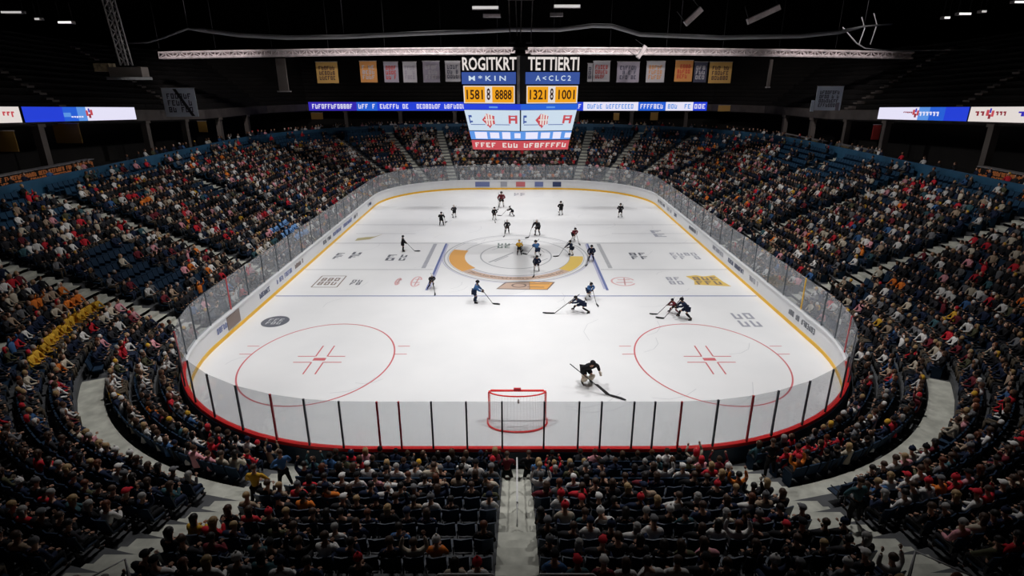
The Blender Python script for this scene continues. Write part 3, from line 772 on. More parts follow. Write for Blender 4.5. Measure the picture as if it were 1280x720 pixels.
def sit(lean, hands, twist=0):
    J = dict(pelvis=(0, 0, .47), chest=(twist*.3, lean, .86), neck=(twist*.4, lean+.02, .99), head=(twist*.4, lean+.05, 1.12), look=(twist, 1, -.1))
    for s, q in (('L', -1), ('R', 1)):
        J['sh'+s] = (q*.17, lean-.0, .90); J['hip'+s] = (q*.09, .04, .46); J['kn'+s] = (q*.11, .40, .48); J['an'+s] = (q*.11, .38, .09); J['toe'+s] = (q*.12, .53, .045)
        if hands == 0: J['el'+s] = (q*.25, lean+.06, .65); J['ha'+s] = (q*.12, .30, .60)
        elif hands == 1: J['el'+s] = (q*.24, lean+.12, .66); J['ha'+s] = (q*.05, lean+.30, .74)
        elif hands == 2: J['el'+s] = (q*.30, lean+.08, .98); J['ha'+s] = (q*.24, lean+.12, 1.24); J['palm'+s] = (0, 1, 0)
        else: J['el'+s] = (q*.26, .22, .66) if q < 0 else (q*.28, lean+.08, .72); J['ha'+s] = (q*.10, .36, .58) if q < 0 else (q*.16, lean+.26, .92)
    return J
SITS = [sit(-.04, 0), sit(.12, 1), sit(-.02, 2), sit(.0, 3, .3), sit(-.05, 1, -.35)]
PS = .88
sitm = []
for J in SITS:
    b_, j, t, sh = figure(J, PS)
    hs = {k: hair_mesh(k, J['head'], PS, J['look']) for k in ('short', 'long', 'cap', 'beanie')}
    sitm.append((b_, j, t, sh, hs))
CM = {k: principled('cloth_'+k, v, .8, spec=.2) for k, v in CLOTH.items()}
HM = {k: principled('hair_'+k, v, .55) for k, v in HAIR.items()}
SKM = [M['skin'], M['skin'], M['skin'], M['skin2']]
for ms in sitm:
    for me, mt in zip(ms[:4], (M['skin'], CM['black'], CM['navy'], M['black'])): me.materials.clear(); me.materials.append(mt)
def put(me, name, parent, mat):
    o = link(D.objects.new(name, me), parent); o.material_slots[0].link = 'OBJECT'; o.material_slots[0].material = mat; return o
protos = {}
def person_proto(k, hk):
    """body with its clothing and hair as children; kept as the first placed copy"""
    b_, j, t, sh, hs = sitm[k]
    o = put(b_, 'person', None, M['skin'])
    put(j, 'jacket', o, CM['black']); put(t, 'trousers', o, CM['navy']); put(sh, 'shoes', o, M['black'])
    put(hs[hk], 'hair' if hk in ('short', 'long') else hk, o, HM['brown']); return o
rnd = random.Random(17)
for sl in near_people:
    x, y, z, nx, ny, r, i, jk, hr = sl
    k = rnd.choices(range(5), [40, 25, 5, 15, 15])[0]; hk = rnd.choices(['short', 'long', 'cap', 'beanie'], [45, 30, 15, 10])[0]
    o = person_proto(k, hk) if (k, hk) not in protos else copy_tree(protos[(k, hk)])
    protos.setdefault((k, hk), o)
    o.location = (x+rnd.uniform(-.03, .03), y, z); o.rotation_euler = (0, 0, math.atan2(nx, -ny)+rnd.uniform(-.15, .15)); q = rnd.uniform(.95, 1.05); o.scale = (q, q, q)
    o.material_slots[0].material = rnd.choice(SKM)
    hc = None
    for ch in o.children:
        nm = ch.name.split('.')[0]
        if nm == 'jacket': ch.material_slots[0].material = CM[jk]
        elif nm == 'trousers': ch.material_slots[0].material = rnd.choice([CM['navy'], CM['black'], CM['charcoal']])
        elif nm == 'hair': ch.material_slots[0].material = HM[hr]; hc = '%s %s hair' % (hk, hr)
        elif nm in ('cap', 'beanie'):
            c = rnd.choice(['black', 'red', 'white', 'navy', 'grey']); ch.material_slots[0].material = CM[c]; hc = '%s %s' % (c, nm)
    b_ = block_of(x, y); j = rank[(x, y, z)]
    tag(o, 'person in %s jacket, %s, %s row, %s, %s from aisle' % (jk, hc, ordn(r), b_, ordn(j)), 'person', 'spectators seated in the near stand')
    if len(o['label'].split()) > 16: print('LONG', o['label'])

# ---------------------------------------------------------------- hockey players
def stand(bend, step, arm, look=None):
    J = dict(pelvis=(0, -.12*bend, .86-.10*bend), chest=(0, .22*bend, 1.28-.20*bend), neck=(0, .28*bend, 1.44-.24*bend), head=(0, .33*bend, 1.60-.26*bend), look=look or (0, 1, -.15))
    for s, q in (('L', -1), ('R', 1)):
        st = step*q
        J['sh'+s] = (q*.2, .22*bend, 1.34-.21*bend); J['hip'+s] = (q*.10, -.10*bend, .84-.10*bend)
        J['kn'+s] = (q*.16+(step*.12 if q > 0 else 0), .14*bend+st*.22, .48-.03*bend); J['an'+s] = (q*.20+(step*.35 if q > 0 else 0), st*.42-.04, .12+(.05*step if q > 0 else 0)); J['toe'+s] = (q*.22+(step*.36 if q > 0 else 0), st*.42+.14, .075)
        if arm == 0: J['el'+s] = (q*.34, .28*bend+.08, 1.08-.14*bend); J['ha'+s] = (q*.16+.12, .45*bend+.25, .92-.08*bend)
        elif arm == 1: J['el'+s] = (q*.32, .2*bend+.10, 1.10-.1*bend); J['ha'+s] = (.05 if q > 0 else .30, .40*bend+.22, 1.0-.1*bend-.16*(q < 0))
        else: J['el'+s] = (q*.40, .2, 1.12-.15*bend); J['ha'+s] = (q*.42, .42, .95-.2*bend)
    return J
POSES = dict(glide=stand(.6, .1, 0), stride=stand(1.0, .7, 1), upright=stand(.2, .05, 0), lunge=stand(1.5, 1.1, 1), goalie=stand(1.5, .05, 2))
QS = .80
pm = {}
for k, J in POSES.items():
    g_ = lambda n_: Vector(J[n_])*QS
    body, _, _, _ = figure(J, QS)
    def mid(a, b_, t=.5): return g_(a).lerp(g_(b_), t)
    jv = [(mid('pelvis', 'chest', .1), .17*QS), (mid('pelvis', 'chest'), .165*QS), (g_('chest'), .19*QS), (mid('chest', 'neck', .6), .10*QS)]; je = [(0, 1), (1, 2), (2, 3)]
    for s in 'LR':
        n = len(jv); jv += [(g_('sh'+s), .125*QS), (g_('el'+s), .09*QS), (mid('el'+s, 'ha'+s, .8), .065*QS)]; je += [(2, n), (n, n+1), (n+1, n+2)]
    jersey = skin_mesh('jersey', [(jv, je)])
    tv = [(g_('pelvis'), .17*QS)]; te = []
    for s in 'LR': n = len(tv); tv += [(g_('hip'+s), .14*QS), (mid('hip'+s, 'kn'+s, .8), .115*QS)]; te += [(0, n), (n, n+1)]
    pants = skin_mesh('pants', [(tv, te)])
    big = 1.9 if k == 'goalie' else 1
    sk = []
    for s in 'LR': sk.append(([(mid('hip'+s, 'kn'+s, .85), .08*QS*big), (g_('kn'+s), .085*QS*big), (mid('kn'+s, 'an'+s, .4), .08*QS*big), (mid('kn'+s, 'an'+s, .9), .058*QS*big)], [(0, 1), (1, 2), (2, 3)]))
    socks = skin_mesh('leg_pads' if k == 'goalie' else 'socks', sk)
    gv = []
    for s in 'LR':
        d = (g_('ha'+s)-g_('el'+s)).normalized(); gv.append(([(g_('ha'+s)-d*.08*QS, .06*QS), (g_('ha'+s), .065*QS), (g_('ha'+s)+d*.07*QS, .055*QS)], [(0, 1), (1, 2)]))
        w = d.cross(V3(0, 0, 1)).normalized()
        for q in (-1.5, -.5, .5, 1.5):
            p = g_('ha'+s)+d*.07*QS+w*q*.028*QS; gv.append(([(p, .02*QS), (p+d*.05*QS-V3(0, 0, .03*QS), .018*QS)], [(0, 1)]))
        p = g_('ha'+s)-w*.06*QS; gv.append(([(p, .022*QS), (p+d*.05*QS-w*.02*QS, .02*QS)], [(0, 1)]))
    gloves = skin_mesh('gloves', gv)
    mb = MB(); hd = g_('head'); v, fc = sphere_t(hd.x, hd.y, hd.z+.03*QS, .125*QS, .14*QS, .125*QS, 14, 8, .6); mb.add(v, fc)
    for q in (-1, 1): mb.box(hd.x+q*.12*QS-.012, hd.x+q*.12*QS+.012, hd.y-.06*QS, hd.y+.05*QS, hd.z-.06*QS, hd.z+.03*QS)
    helmet = mb.mesh('helmet', M['black']); helmet.shade_smooth()
    mb = MB()
    for s in 'LR':
        a, t = g_('an'+s), g_('toe'+s); d = (t-a); d.z = 0; d.normalize(); w = V3(-d.y, d.x, 0)
        zb = a.z-.09*QS
        mb.tube([a+V3(0, 0, .06*QS), a-V3(0, 0, .01), a+d*.1*QS-V3(0, 0, .03*QS), a+d*.17*QS-V3(0, 0, .035*QS)], [.055*QS, .052*QS, .045*QS, .03*QS], 8)
        p0 = a-d*.05*QS; p1 = a+d*.2*QS; z0 = max(0, zb-.03*QS)
        mb.quadbox([(p0.x, p0.y, z0), (p1.x, p1.y, z0), (p1.x, p1.y, a.z-.04*QS), (p0.x, p0.y, a.z-.04*QS)], w*.012)
    skates = mb.mesh('skates', M['black'])
    pm[k] = (body, jersey, pants, socks, gloves, helmet, skates)
    for me, mt in zip(pm[k], (M['skin'], CM['navy'], CM['black'], CM['white'], CM['black'], M['black'], M['black'])): me.materials.clear(); me.materials.append(mt)
# stick, local: hand at origin, blade down to the ice along +y
def stick_mesh(L=1.15, goalie=False):
    mb = MB(); w = .02
    mb.tube([(0, -.28*L, .42*L), (0, .55*L, -.60*L+.02)], .016, 6)
    z = -.60*L
    if goalie: mb.quadbox([(-.02, .25*L, -.24*L), (.02, .33*L, -.20*L), (.02, .62*L, -.56*L), (-.02, .50*L, -.58*L)], (.03, 0, 0))
    mb.tube([(0, .53*L, z+.05), (.02, .62*L, z+.04), (.06, .82*L, z+.05), (.12, .92*L, z+.06)], [.03, .045, .045, .03], 6)
    me = mb.mesh('hockey_stick', M['black']); return me
stick_me = stick_mesh(); goalie_me = stick_mesh(1.25, True)
PINFO = [  # pose, jersey, socks, label
    ('glide', 'black', 'charcoal', 'player in black uniform at far left, nearer of the far left pair'),
    ('upright', 'charcoal', 'white', 'player in charcoal jersey and white socks, farther of the far left pair'),
    ('upright', 'black', 'white', 'player in black jersey, left of the far trio near centre'),
    ('stride', 'black', 'grey', 'player in black jersey leaning, farthest of the far trio near centre'),
    ('upright', 'charcoal', 'charcoal', 'player in charcoal kit standing just beyond the top of the centre ring'),
    ('glide', 'charcoal', 'grey', 'bulky player in charcoal jersey right of the ring top'),
    ('upright', 'black', 'white', 'player in black with white socks, alone at far right of centre'),
    ('upright', 'black', 'white', 'player in black with white socks, alone nearest the far right corner'),
    ('glide', 'maroon', 'white', 'goaltender-like player in maroon near the far boards'),
    ('upright', 'black', 'black', 'player in black, alone left of the centre emblem'),
    ('upright', 'gold', 'black', 'player in gold jersey in the middle of the centre emblem'),
    ('stride', 'blue', 'white', 'player in blue jersey beside the gold player, in the emblem'),
    ('glide', 'navy', 'white', 'player in navy just nearer than the blue player in the emblem'),
    ('glide', 'navy', 'white', 'player in navy on the right side of the centre ring'),
    ('stride', 'maroon', 'white', 'player in maroon beyond the right side of the centre ring'),
    ('glide', 'navy', 'navy', 'player in navy at the head of the right side line'),
    ('glide', 'blue', 'navy', 'player in blue jersey alone at the near blue line, left of centre'),
    ('stride', 'blue', 'white', 'player in blue jersey at the blue line, behind the lunging player'),
    ('lunge', 'navy', 'black', 'player in navy lunging low on the near side of the blue line'),
    ('stride', 'navy', 'black', 'player in navy skating above the right faceoff circle'),
    ('stride', 'maroon', 'maroon', 'player in maroon close behind the navy player by right circle'),
    ('goalie', 'black', 'cream', 'goaltender in black with cream pads crouching right of the goal'),
    ('stride', 'charcoal', 'charcoal', 'player in charcoal skating on the left side line near the blue line')]
pl_scale = [1, .95, .95, .85, .95, 1.15, 1.05, 1.05, 1.35, .95, .9, 1.1, .95, .95, 1.0, 1.0, 1.12, .95, 1.0, 1.1, .8, 1.25, .85]
spos = dict(PLAY=0)
for i, ((x, y, c, ang), (pose, jer, sock, lab)) in enumerate(zip(PLAYERS, PINFO)):
    body, jm, pn, so, gv, he, sk = pm[pose]
    e = put(body, 'person', None, M['skin']); e.location = (x, y, 0); e.rotation_euler = (0, 0, math.radians(ang)); q = pl_scale[i]; e.scale = (q, q, q)
    put(jm, 'jersey', e, CM[jer]); put(pn, 'pants', e, CM['black' if jer not in ('navy', 'blue') else 'navy']); put(so, 'leg_pads' if pose == 'goalie' else 'socks', e, CM[sock])
    put(gv, 'gloves', e, CM['black' if pose != 'goalie' else 'cream']); put(he, 'helmet', e, CM['white' if jer in ('gold', 'charcoal') and i != 10 else ('black' if i != 10 else 'gold')]); put(sk, 'skates', e, M['black'])
    tag(e, lab, 'person', 'hockey players on the ice')
    s = put(goalie_me if pose == 'goalie' else stick_me, 'hockey_stick', None, M['black'])
    hp = Matrix.Rotation(math.radians(ang), 3, 'Z') @ (Vector(POSES[pose]['haR'])*QS*q)
    L = .60*(1.25 if pose == 'goalie' else 1.15)
    s.location = (x+hp.x, y+hp.y, hp.z); s.rotation_euler = (0, 0, math.radians(ang)); k = hp.z/(L+.0); s.scale = (1, 1, k)
    if i == 11: s.rotation_euler = (0, 0, math.radians(70))
    if pose == 'goalie': s.rotation_euler = (0, 0, math.radians(-115)); s.scale = (1.2, 1.7, k)
    if i == 18: s.rotation_euler = (0, 0, math.radians(95)); s.scale = (1, 1.5, k)
    if i == 16: s.rotation_euler = (0, 0, math.radians(-95))
    tag(s, 'black hockey stick held by the '+lab.split(',')[0], 'hockey stick', 'hockey sticks in players hands')
    s['label'] = ' '.join(('black stick held by '+lab).split()[:16])

# people standing in the stands
sb, sj, st_, ss = figure(stand(.15, .15, 0), .82)
for me, mt in zip((sb, sj, st_, ss), (M['skin'], CM['black'], CM['navy'], M['black'])): me.materials.clear(); me.materials.append(mt)
hshort = hair_mesh('short', stand(.15, .15, 0)['head'], .82)
def dterr(x, y):
    qx, qy = abs(x)-CXC, abs(y-CYR)-(HYR-RR); d = math.hypot(max(qx, 0), max(qy, 0))+min(max(qx, qy), 0)-RR
    return d
for x, y, z, ang, jk, lab in ((-6.75, 13.9, None, 40, 'blue', 'person in blue coat standing on the left near aisle edge'),
                           (-6.9, 12.6, None, 0, 'gold', 'person in gold jacket standing beside the left near aisle'),
                           (8.2, 11.3, None, 10, 'teal', 'person in dark teal jacket climbing the right near aisle'),
                           (-.28, 15.1, .37, 0, 'maroon', 'usher in maroon at the foot of the centre aisle, left'),
                           (.40, 15.15, .37, 0, 'black', 'usher in black at the foot of the centre aisle, right'),
                           (7.95, 15.1, None, 10, 'black', 'person in black standing low on the right near aisle'),
                           (15.75, 47.5, .35, 90, 'black', 'person in black standing tall behind the right side glass')):
    o = put(sb, 'person', None, M['skin'])
    if z is None:
        d = dterr(x, y); r = int((d-(D0-PITCH/2))/PITCH); z = rz(r)+.02+(RISE/2 if d > rd(r) and abs(abs(x)-nax(d)) < .8 else 0)
    o.location = (x, y, z); o.rotation_euler = (0, 0, math.radians(ang))
    put(sj, 'jacket', o, CM[jk]); put(st_, 'trousers', o, CM['black']); put(ss, 'shoes', o, M['black']); put(hshort, 'hair', o, HM['brown'])
    tag(o, lab, 'person')

# ---------------------------------------------------------------- rails in the near stand
def railing(name, pts, r, label, parts=()):
    e = empty(name, pts[0]); tag(e, label, 'railing'); l = Vector(pts[0])
    MB().tube([Vector(p)-l for p in pts], r, 8).build('top_rail', M['chrome'], e, True)
    for (a, c) in parts: MB().tube([Vector(a)-l, Vector(c)-l], r*.85, 8).build('post', M['chrome'], e, True)
zr = lambda d: .52+.381*(d-D0)
yy = lambda d: YN-RR-d
railing('handrail', [(.03, yy(.9), zr(.9)+.2), (.03, yy(1.0), zr(1)+.85), (.03, yy(4.7), zr(4.7)+.85), (.03, yy(4.85), zr(4.85)+.2)], .025, 'slim grey handrail down the middle of the centre aisle',
        [((.03, yy(2.3), zr(2.3)+.0), (.03, yy(2.3), zr(2.3)+.85)), ((.03, yy(3.6), zr(3.6)), (.03, yy(3.6), zr(3.6)+.85))])
for s, nm in ((-1, 'left'), (1, 'right')):
    yb_ = 7.86; zb = 4.40; x0, x1 = .38*s, 1.45*s
    railing('guard_rail', [(x0, yb_, zb-.95), (x0, yb_, zb-.05), (x0+.04*s, yb_, zb), (x1-.08*s, yb_, zb), (x1, yb_, zb-.08), (x1+.04*s, yb_, zb-.95)], .018,
            'pale metal guard rail %s of the centre aisle at the bottom' % nm, [(((x0+x1)/2, yb_, zb), ((x0+x1)/2, yb_, zb-.95))])
    q = [(7.55, 7.65, 4.42), (6.95, 8.0, 4.6), (6.9, 7.85, 3.5)] if s < 0 else [(7.05, 7.9, 3.6), (7.15, 8.1, 4.68), (7.9, 7.75, 4.50)]
    q = [(a*s, b_, c) for a, b_, c in q]; k_ = q[1] if s < 0 else q[1]
    railing('corner_rail', q, .02, 'pale metal rail above the %s near aisle' % nm, [(k_, (k_[0], k_[1], 3.55))])

# ---------------------------------------------------------------- top of the bowl, concourse, upper deck
def keep_far(d): return [p for p, q in zip(outline(d, 20), outline(0, 20)) if q[1] > 18.2]
pp = keep_far(DT+.02)
mbp = MB().strip(pp, ZT-.1, ZT+1.15, .12); tag(mbp.build('wall_parapet', M['blue']), 'blue parapet wall along the top of the lower stand', kind='structure')
mbp = MB().strip(keep_far(DT-.03), ZT+.15, ZT+.22, .06); tag(mbp.build('trim_1', M['bluetrim']), kind='structure')
a = keep_far(DT+.1); c = keep_far(DT+19); n = len(a)
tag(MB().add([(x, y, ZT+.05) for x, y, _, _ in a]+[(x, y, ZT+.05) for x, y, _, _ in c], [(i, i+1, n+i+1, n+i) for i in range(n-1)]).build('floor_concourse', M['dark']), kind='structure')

ZF = [(10, 11.9), (25, 11.15), (38.5, 10.55), (52, 9.95), (64, 9.4), (88, 9.1), (120, 9.1)]
def zf(y):
    for (a, za), (c, zc) in zip(ZF, ZF[1:]):
        if a <= y <= c: return za+(zc-za)*(y-a)/(c-a)
    return ZF[-1][1]
FP = [(-33, 12), (-33, 25), (-33, 38), (-33, 52), (-33, 64), (-33, 80), (-30.5, 88), (28.5, 88), (33, 80), (33, 64), (33, 52), (33, 38), (33, 25), (33, 12)]
def fascia_strip(lo, hi, off, th, pts=FP):
    mb = MB(); vs = []
    for i, (x, y) in enumerate(pts):
        cx_, cy_ = 0-x, 50-y; nx = -1 if x < 0 else 1; ny = 0
        if 86 < y: nx, ny = (nx*.35, .93)
        elif y > 78: nx, ny = nx*.93, .35
        z = zf(y); vs += [(x+nx*off, y+ny*off, z+lo), (x+nx*off, y+ny*off, z+hi), (x+nx*(off+th), y+ny*(off+th), z+hi), (x+nx*(off+th), y+ny*(off+th), z+lo)]
    fs = []
    for i in range(len(pts)-1):
        for k in range(4): fs.append((4*i+k, 4*i+4+k, 4*i+4+(k+1) % 4, 4*i+(k+1) % 4))
    return mb.add(vs, fs)
tag(fascia_strip(-.62, .30, 0, .5).build('wall_fascia', M['fascia']), 'grey fascia beam along the front of the upper deck', kind='structure')
mb = MB()
q = fascia_strip(-.70, -.64, 4.0, .3); q.v = [(x, y, ZT if i % 4 in (0, 3) else z) for i, (x, y, z) in enumerate(q.v)]; mb.add(q.v, q.f)
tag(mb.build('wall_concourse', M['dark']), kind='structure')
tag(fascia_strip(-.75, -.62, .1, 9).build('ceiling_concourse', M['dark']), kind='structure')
# upper deck terraces
mb = MB()
for r in range(14):
    for (lo, hi, off, th) in ((.3+r*.5, .35+r*.5, .4+r*.8, .85), (.3+(r-1)*.5, .35+r*.5, .4+r*.8, .03)):
        q = fascia_strip(lo, hi, off, th); mb.add(q.v, q.f)
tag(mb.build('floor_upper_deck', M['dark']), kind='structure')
# shell
tag(MB().box(-60, -59.6, -12, 120, -1, 26).build('wall_left', M['darker']), kind='structure')
tag(MB().box(59.6, 60, -12, 120, -1, 26).build('wall_right', M['darker']), kind='structure')
tag(MB().box(-60, 60, 110, 110.4, -1, 26).build('wall_far', M['darker']), kind='structure')
tag(MB().box(-60, 60, -12, -11.6, -1, 26).build('wall_near', M['darker']), kind='structure')
tag(MB().box(-60, 60, -12, 120, 26, 26.3).build('ceiling', M['darker']), kind='structure')
tag(MB().box(-60, 60, -12, 120, -1.3, -1).build('floor_ground', M['darker']), kind='structure')
# columns below the fascia
def column(x, y, lab):
    z0 = ZT+.05; z1 = zf(y)-.62; mb = MB(); mb.box(-.25, .25, -.25, .25, 0, z1-z0); mb.box(-.34, .34, -.34, .34, 0, .25); mb.box(-.34, .34, -.34, .34, z1-z0-.25, z1-z0-.02)
    o = mb.build('column', M['column']); o.location = (x, y, z0); tag(o, lab, 'column', 'columns holding the upper deck')
for i, y in enumerate((41.5, 53.6, 60, 67, 74)):
    column(33.3, y, 'brown-grey column under the right upper deck, %s from the near end' % ordn(i)); column(-33.3, y, 'brown-grey column under the left upper deck, %s from the near end' % ordn(i))
for i, x in enumerate((-25, -17, -9, 9, 17, 25)): column(x, 88.4, 'brown-grey column under the far upper deck, %s from the left' % ordn(i))

# LED ribbons
def emis(name, col, s): return principled(name, tuple(c*.15 for c in col), .5, emit=col, es=s)
E = dict(white=emis('led_white', (.80, .78, .95), .95), blue=emis('led_blue', (.02, .06, .80), .8), sky=emis('led_sky', (.12, .33, .85), .85), red=emis('led_red', (.65, .08, .10), .8),
         dred=emis('led_darkred', (.35, .03, .05), .7), cream=emis('led_cream', (.85, .78, .74), .85), indigo=emis('led_indigo', (.05, .03, .60), .7), gold=emis('led_gold', (.85, .60, .05), .7),
         orange=emis('led_orange', (.90, .38, .01), .9), ink=emis('led_ink', (.07, .02, .01), .4), ice=emis('led_ice', (.62, .74, .86), .9), amber=emis('led_amber', (.8, .25, .08), .16),
         screenblue=emis('led_screenblue', (.02, .12, .70), .9), dull=emis('led_dullblue', (.06, .13, .50), .6), green=emis('led_green', (.55, .8, .45), .8))
def ribbon_side(s, y0, y1, lab, items, grad=False):
    """items: list of (t0,t1,v0,v1,mat) in fractions along from y0 to y1 and up the ribbon"""
    x = 32.9*s; e = empty('ribbon_display', (x, y0, zf(y0)-.5)); tag(e, lab, 'display')
    def quad(t0, t1, v0, v1, dx, th=.02):
        ya, yb_ = y0+(y1-y0)*t0, y0+(y1-y0)*t1; h = 1.0
        m_ = MB(); m_.quadbox([(dx*-s, ya-y0, zf(ya)-zf(y0)+v0*h), (dx*-s, yb_-y0, zf(yb_)-zf(y0)+v0*h), (dx*-s, yb_-y0, zf(yb_)-zf(y0)+v1*h), (dx*-s, ya-y0, zf(ya)-zf(y0)+v1*h)], (-s*th, 0, 0)); return m_
    quad(0, 1, -.03, 1.03, 0, .08).build('display_housing', M['black'], e)
    for (t0, t1, v0, v1, m, lay) in items: quad(t0, t1, v0, v1, .09+.02*lay, .015).build('display_graphic', E[m], e)
def crest(t, w, lay=1):
    return [(t-w, t-w*.4, .35, .75, 'red', lay), (t-w*.3, t+w*.3, .2, .5, 'dred', lay), (t+w*.3, t+w, .4, .8, 'red', lay), (t-w*.2, t+w*.2, .6, .9, 'indigo', lay)]
def blips(t0, t1, n, m, rnd, lay=1, v=(.35, .7)):
    out = []; w = (t1-t0)/n
    for k in range(n):
        a = t0+k*w; h0 = rnd.uniform(v[0], v[0]+.1); out += [(a, a+w*.35, h0, v[1], m, lay), (a+w*.35, a+w*.7, v[1]-.1, v[1], m, lay)]
    return out
rnd = random.Random(2)
ribbon_side(-1, 30, 39.75, 'cream LED ribbon board with red marks at the left frame edge', [(0, 1, 0, 1, 'cream', 0)]+blips(.86, .96, 3, 'red', rnd)+blips(.3, .8, 6, 'dred', rnd))
ribbon_side(-1, 40, 51.8, 'LED ribbon board fading blue to white on left upper deck', [(0, .30, 0, 1, 'blue', 0), (.30, .42, 0, 1, 'screenblue', 0), (.42, .5, 0, 1, 'sky', 0), (.5, 1, 0, 1, 'white', 0), (.30, .36, .3, .6, 'sky', 1)]+blips(.36, .47, 5, 'white', rnd, 1, (.2, .35))+crest(.525, .03))
ribbon_side(1, 30, 43.45, 'cream LED ribbon board with dark red marks at right frame edge', [(0, 1, 0, 1, 'cream', 0)]+crest(.86, .025)+blips(.76, .83, 3, 'dred', rnd)+blips(.9, .97, 2, 'dred', rnd)+blips(.5, .7, 4, 'indigo', rnd))
ribbon_side(1, 43.6, 54.4, 'LED ribbon board fading white to blue on right upper deck', [(0, .22, 0, 1, 'blue', 0), (.22, .38, 0, 1, 'screenblue', 0), (.38, .5, 0, 1, 'sky', 0), (.5, 1, 0, 1, 'white', 0)]+blips(.28, .5, 6, 'white', rnd, 1, (.3, .65))+crest(.53, .035)+blips(.57, .68, 5, 'dred', rnd, 1, (.5, .65)))
e = empty('ribbon_display', (-30.3, 87.9, 8.45)); tag(e, 'long LED ribbon board of blue and white lettering on far deck', 'display')
MB().box(0, 58.2, 0, .08, 0, 1.3).build('display_housing', M['black'], e)
xx = 0.1; rnd = random.Random(8)
segs = [(7, 'indigo'), (3, 'screenblue'), (5, 'blue'), (10, 'blue'), (12, 'white'), (3, 'blue'), (8, 'white'), (4, 'screenblue'), (4, 'white'), (2.0, 'blue')]
for w, m in segs:
    MB().box(xx, xx+w, -.02, 0, .05, 1.25).build('display_graphic', E[m], e)
    mb = MB(); ink = 'white' if m != 'white' else 'sky'
    for (a, b_, c_, d_) in glyphs(rnd, w*.85, .8, 1): mb.box(xx+w*.07+a, xx+w*.07+b_, -.04, -.02, .25+c_, .25+d_)
    mb.build('display_lettering', E[ink], e); xx += w

# concourse counters and small signs
def counter(x, y0, y1, lab, m, z=ZT):
    e = empty('counter', (x, y0, z)); tag(e, lab, 'counter'); s = 1 if x > 0 else -1
    MB().box(-.25, .25, 0, y1-y0, 0, 1.0).build('counter_base', M['tan'] if m != 'amber' else M['dark'], e)
    MB().box(-.32, .32, -.05, y1-y0+.05, 1.0, 1.06).build('counter_top', M['steel'], e)
    mb = MB(); r_ = random.Random(int(y0))
    for (a, b_, c_, d_) in glyphs(r_, y1-y0-.2, .7, 2): mb.box(-.28*s if s > 0 else .25, -.25*s if s > 0 else .28, .1+a, .1+b_, .25+c_, .25+d_)
    mb.build('sign_lettering', E[m] if m in E else M[m], e)
counter(-32.2, 34.5, 44.2, 'concourse counter with glowing orange sign on the left', 'amber', ZT+.3)
counter(32.2, 32, 40.3, 'concourse counter with glowing orange sign on the right', 'amber', ZT+.3)
counter(32.0, 52, 58.5, 'tan concourse counter, nearer of the right side pair', 'tan'); counter(31.8, 61, 71, 'tan concourse counter, farther of the right side pair', 'tan')
def hang(x, y, z0, z1, w, lab, mat, rot=0, glyph=None, name='hanging_banner', rows=2, cords=True, gseed=1, cat='banner'):
    e = empty(name, (x, y, z0), rot); tag(e, lab, cat); h = z1-z0
    MB().box(-w/2, w/2, -.02, .02, 0, h).build('cloth', mat, e)
    MB().tube([(-w/2-.05, 0, h), (w/2+.05, 0, h)], .035, 6).build('top_bar', M['steel'], e)
    if glyph is not None:
        mb = MB(); r_ = random.Random(gseed)
        for (a, b_, c_, d_) in glyphs(r_, w*.76, h*.7, rows): mb.box(-w*.38+a, -w*.38+b_, -.035, -.02, h*.13+c_, h*.13+d_)
        mb.build('lettering', glyph, e)
    return e
CB = dict(orange=principled('banner_orange', (.55, .24, .07), .8), white=principled('banner_white', (.42, .40, .42), .8), purple=principled('banner_grey', (.30, .27, .32), .8), gold=principled('banner_gold', (.48, .28, .08), .8), dark=principled('banner_dark', (.05, .05, .08), .8), pale=principled('banner_pale', (.72, .78, .86), .8), red=principled('banner_red', (.45, .04, .03), .8), ink=principled('banner_ink', (.06, .03, .03), .8))
bc = [('gold', 'ink', 'gold square banner with dark mark, leftmost of the truss banners'), ('orange', 'white', 'orange banner with pale print, second from left on the truss'), ('purple', 'red', 'grey banner with red print, third from left on the truss'),
      ('white', 'purple', 'pale narrow banner, fourth from left on the truss'), ('purple', 'white', 'grey banner with pale print, fifth from left on the truss'), ('white', 'dark', 'pale banner just left of the scoreboard'),
      ('white', 'red', 'pale banner with red print, right of the scoreboard'), ('purple', 'dark', 'wide grey banner with dark print right of the scoreboard'), ('white', 'orange', 'pale banner with orange figure on the right truss'),
      ('orange', 'red', 'orange banner with red print near the right truss end'), ('dark', 'white', 'dark banner between the orange and gold banners'), ('gold', 'ink', 'gold banner with dark dots, rightmost of the truss banners'), ('white', 'dark', 'very narrow pale banner touching the scoreboard right side')]
for i, ((x0, x1, zt, zb), (c1, c2, lab)) in enumerate(zip(BANNERS, bc)):
    hang((x0+x1)/2, 64, zb, zt-.1, x1-x0, lab, CB[c1], 0, CB[c2], rows=3, gseed=i)
e = hang(-31.1, 56, 9.45, 12.0, 2.9, 'big pale banner with black diagonal stripe at left deck', CB['pale'], .1, CB['dark'], rows=3, gseed=40)
MB().quadbox([(-.45, -.06, 2.45), (-.15, -.06, 2.45), (1.15, -.06, .05), (.85, -.06, .05)], (0, .02, 0)).build('stripe', M['black'], e)
e = hang(28.9, 56, 10.0, 12.15, 2.3, 'big pale banner of small printed panels at right deck', CB['pale'], -.1, CB['dark'], rows=4, gseed=41)
MB().box(-1.5, -1.2, -.05, 0, -.1, .9).build('side_panel', CB['pale'], e); MB().box(.7, 1.0, -.06, -.02, .0, .7).build('side_panel', CB['purple'], e)
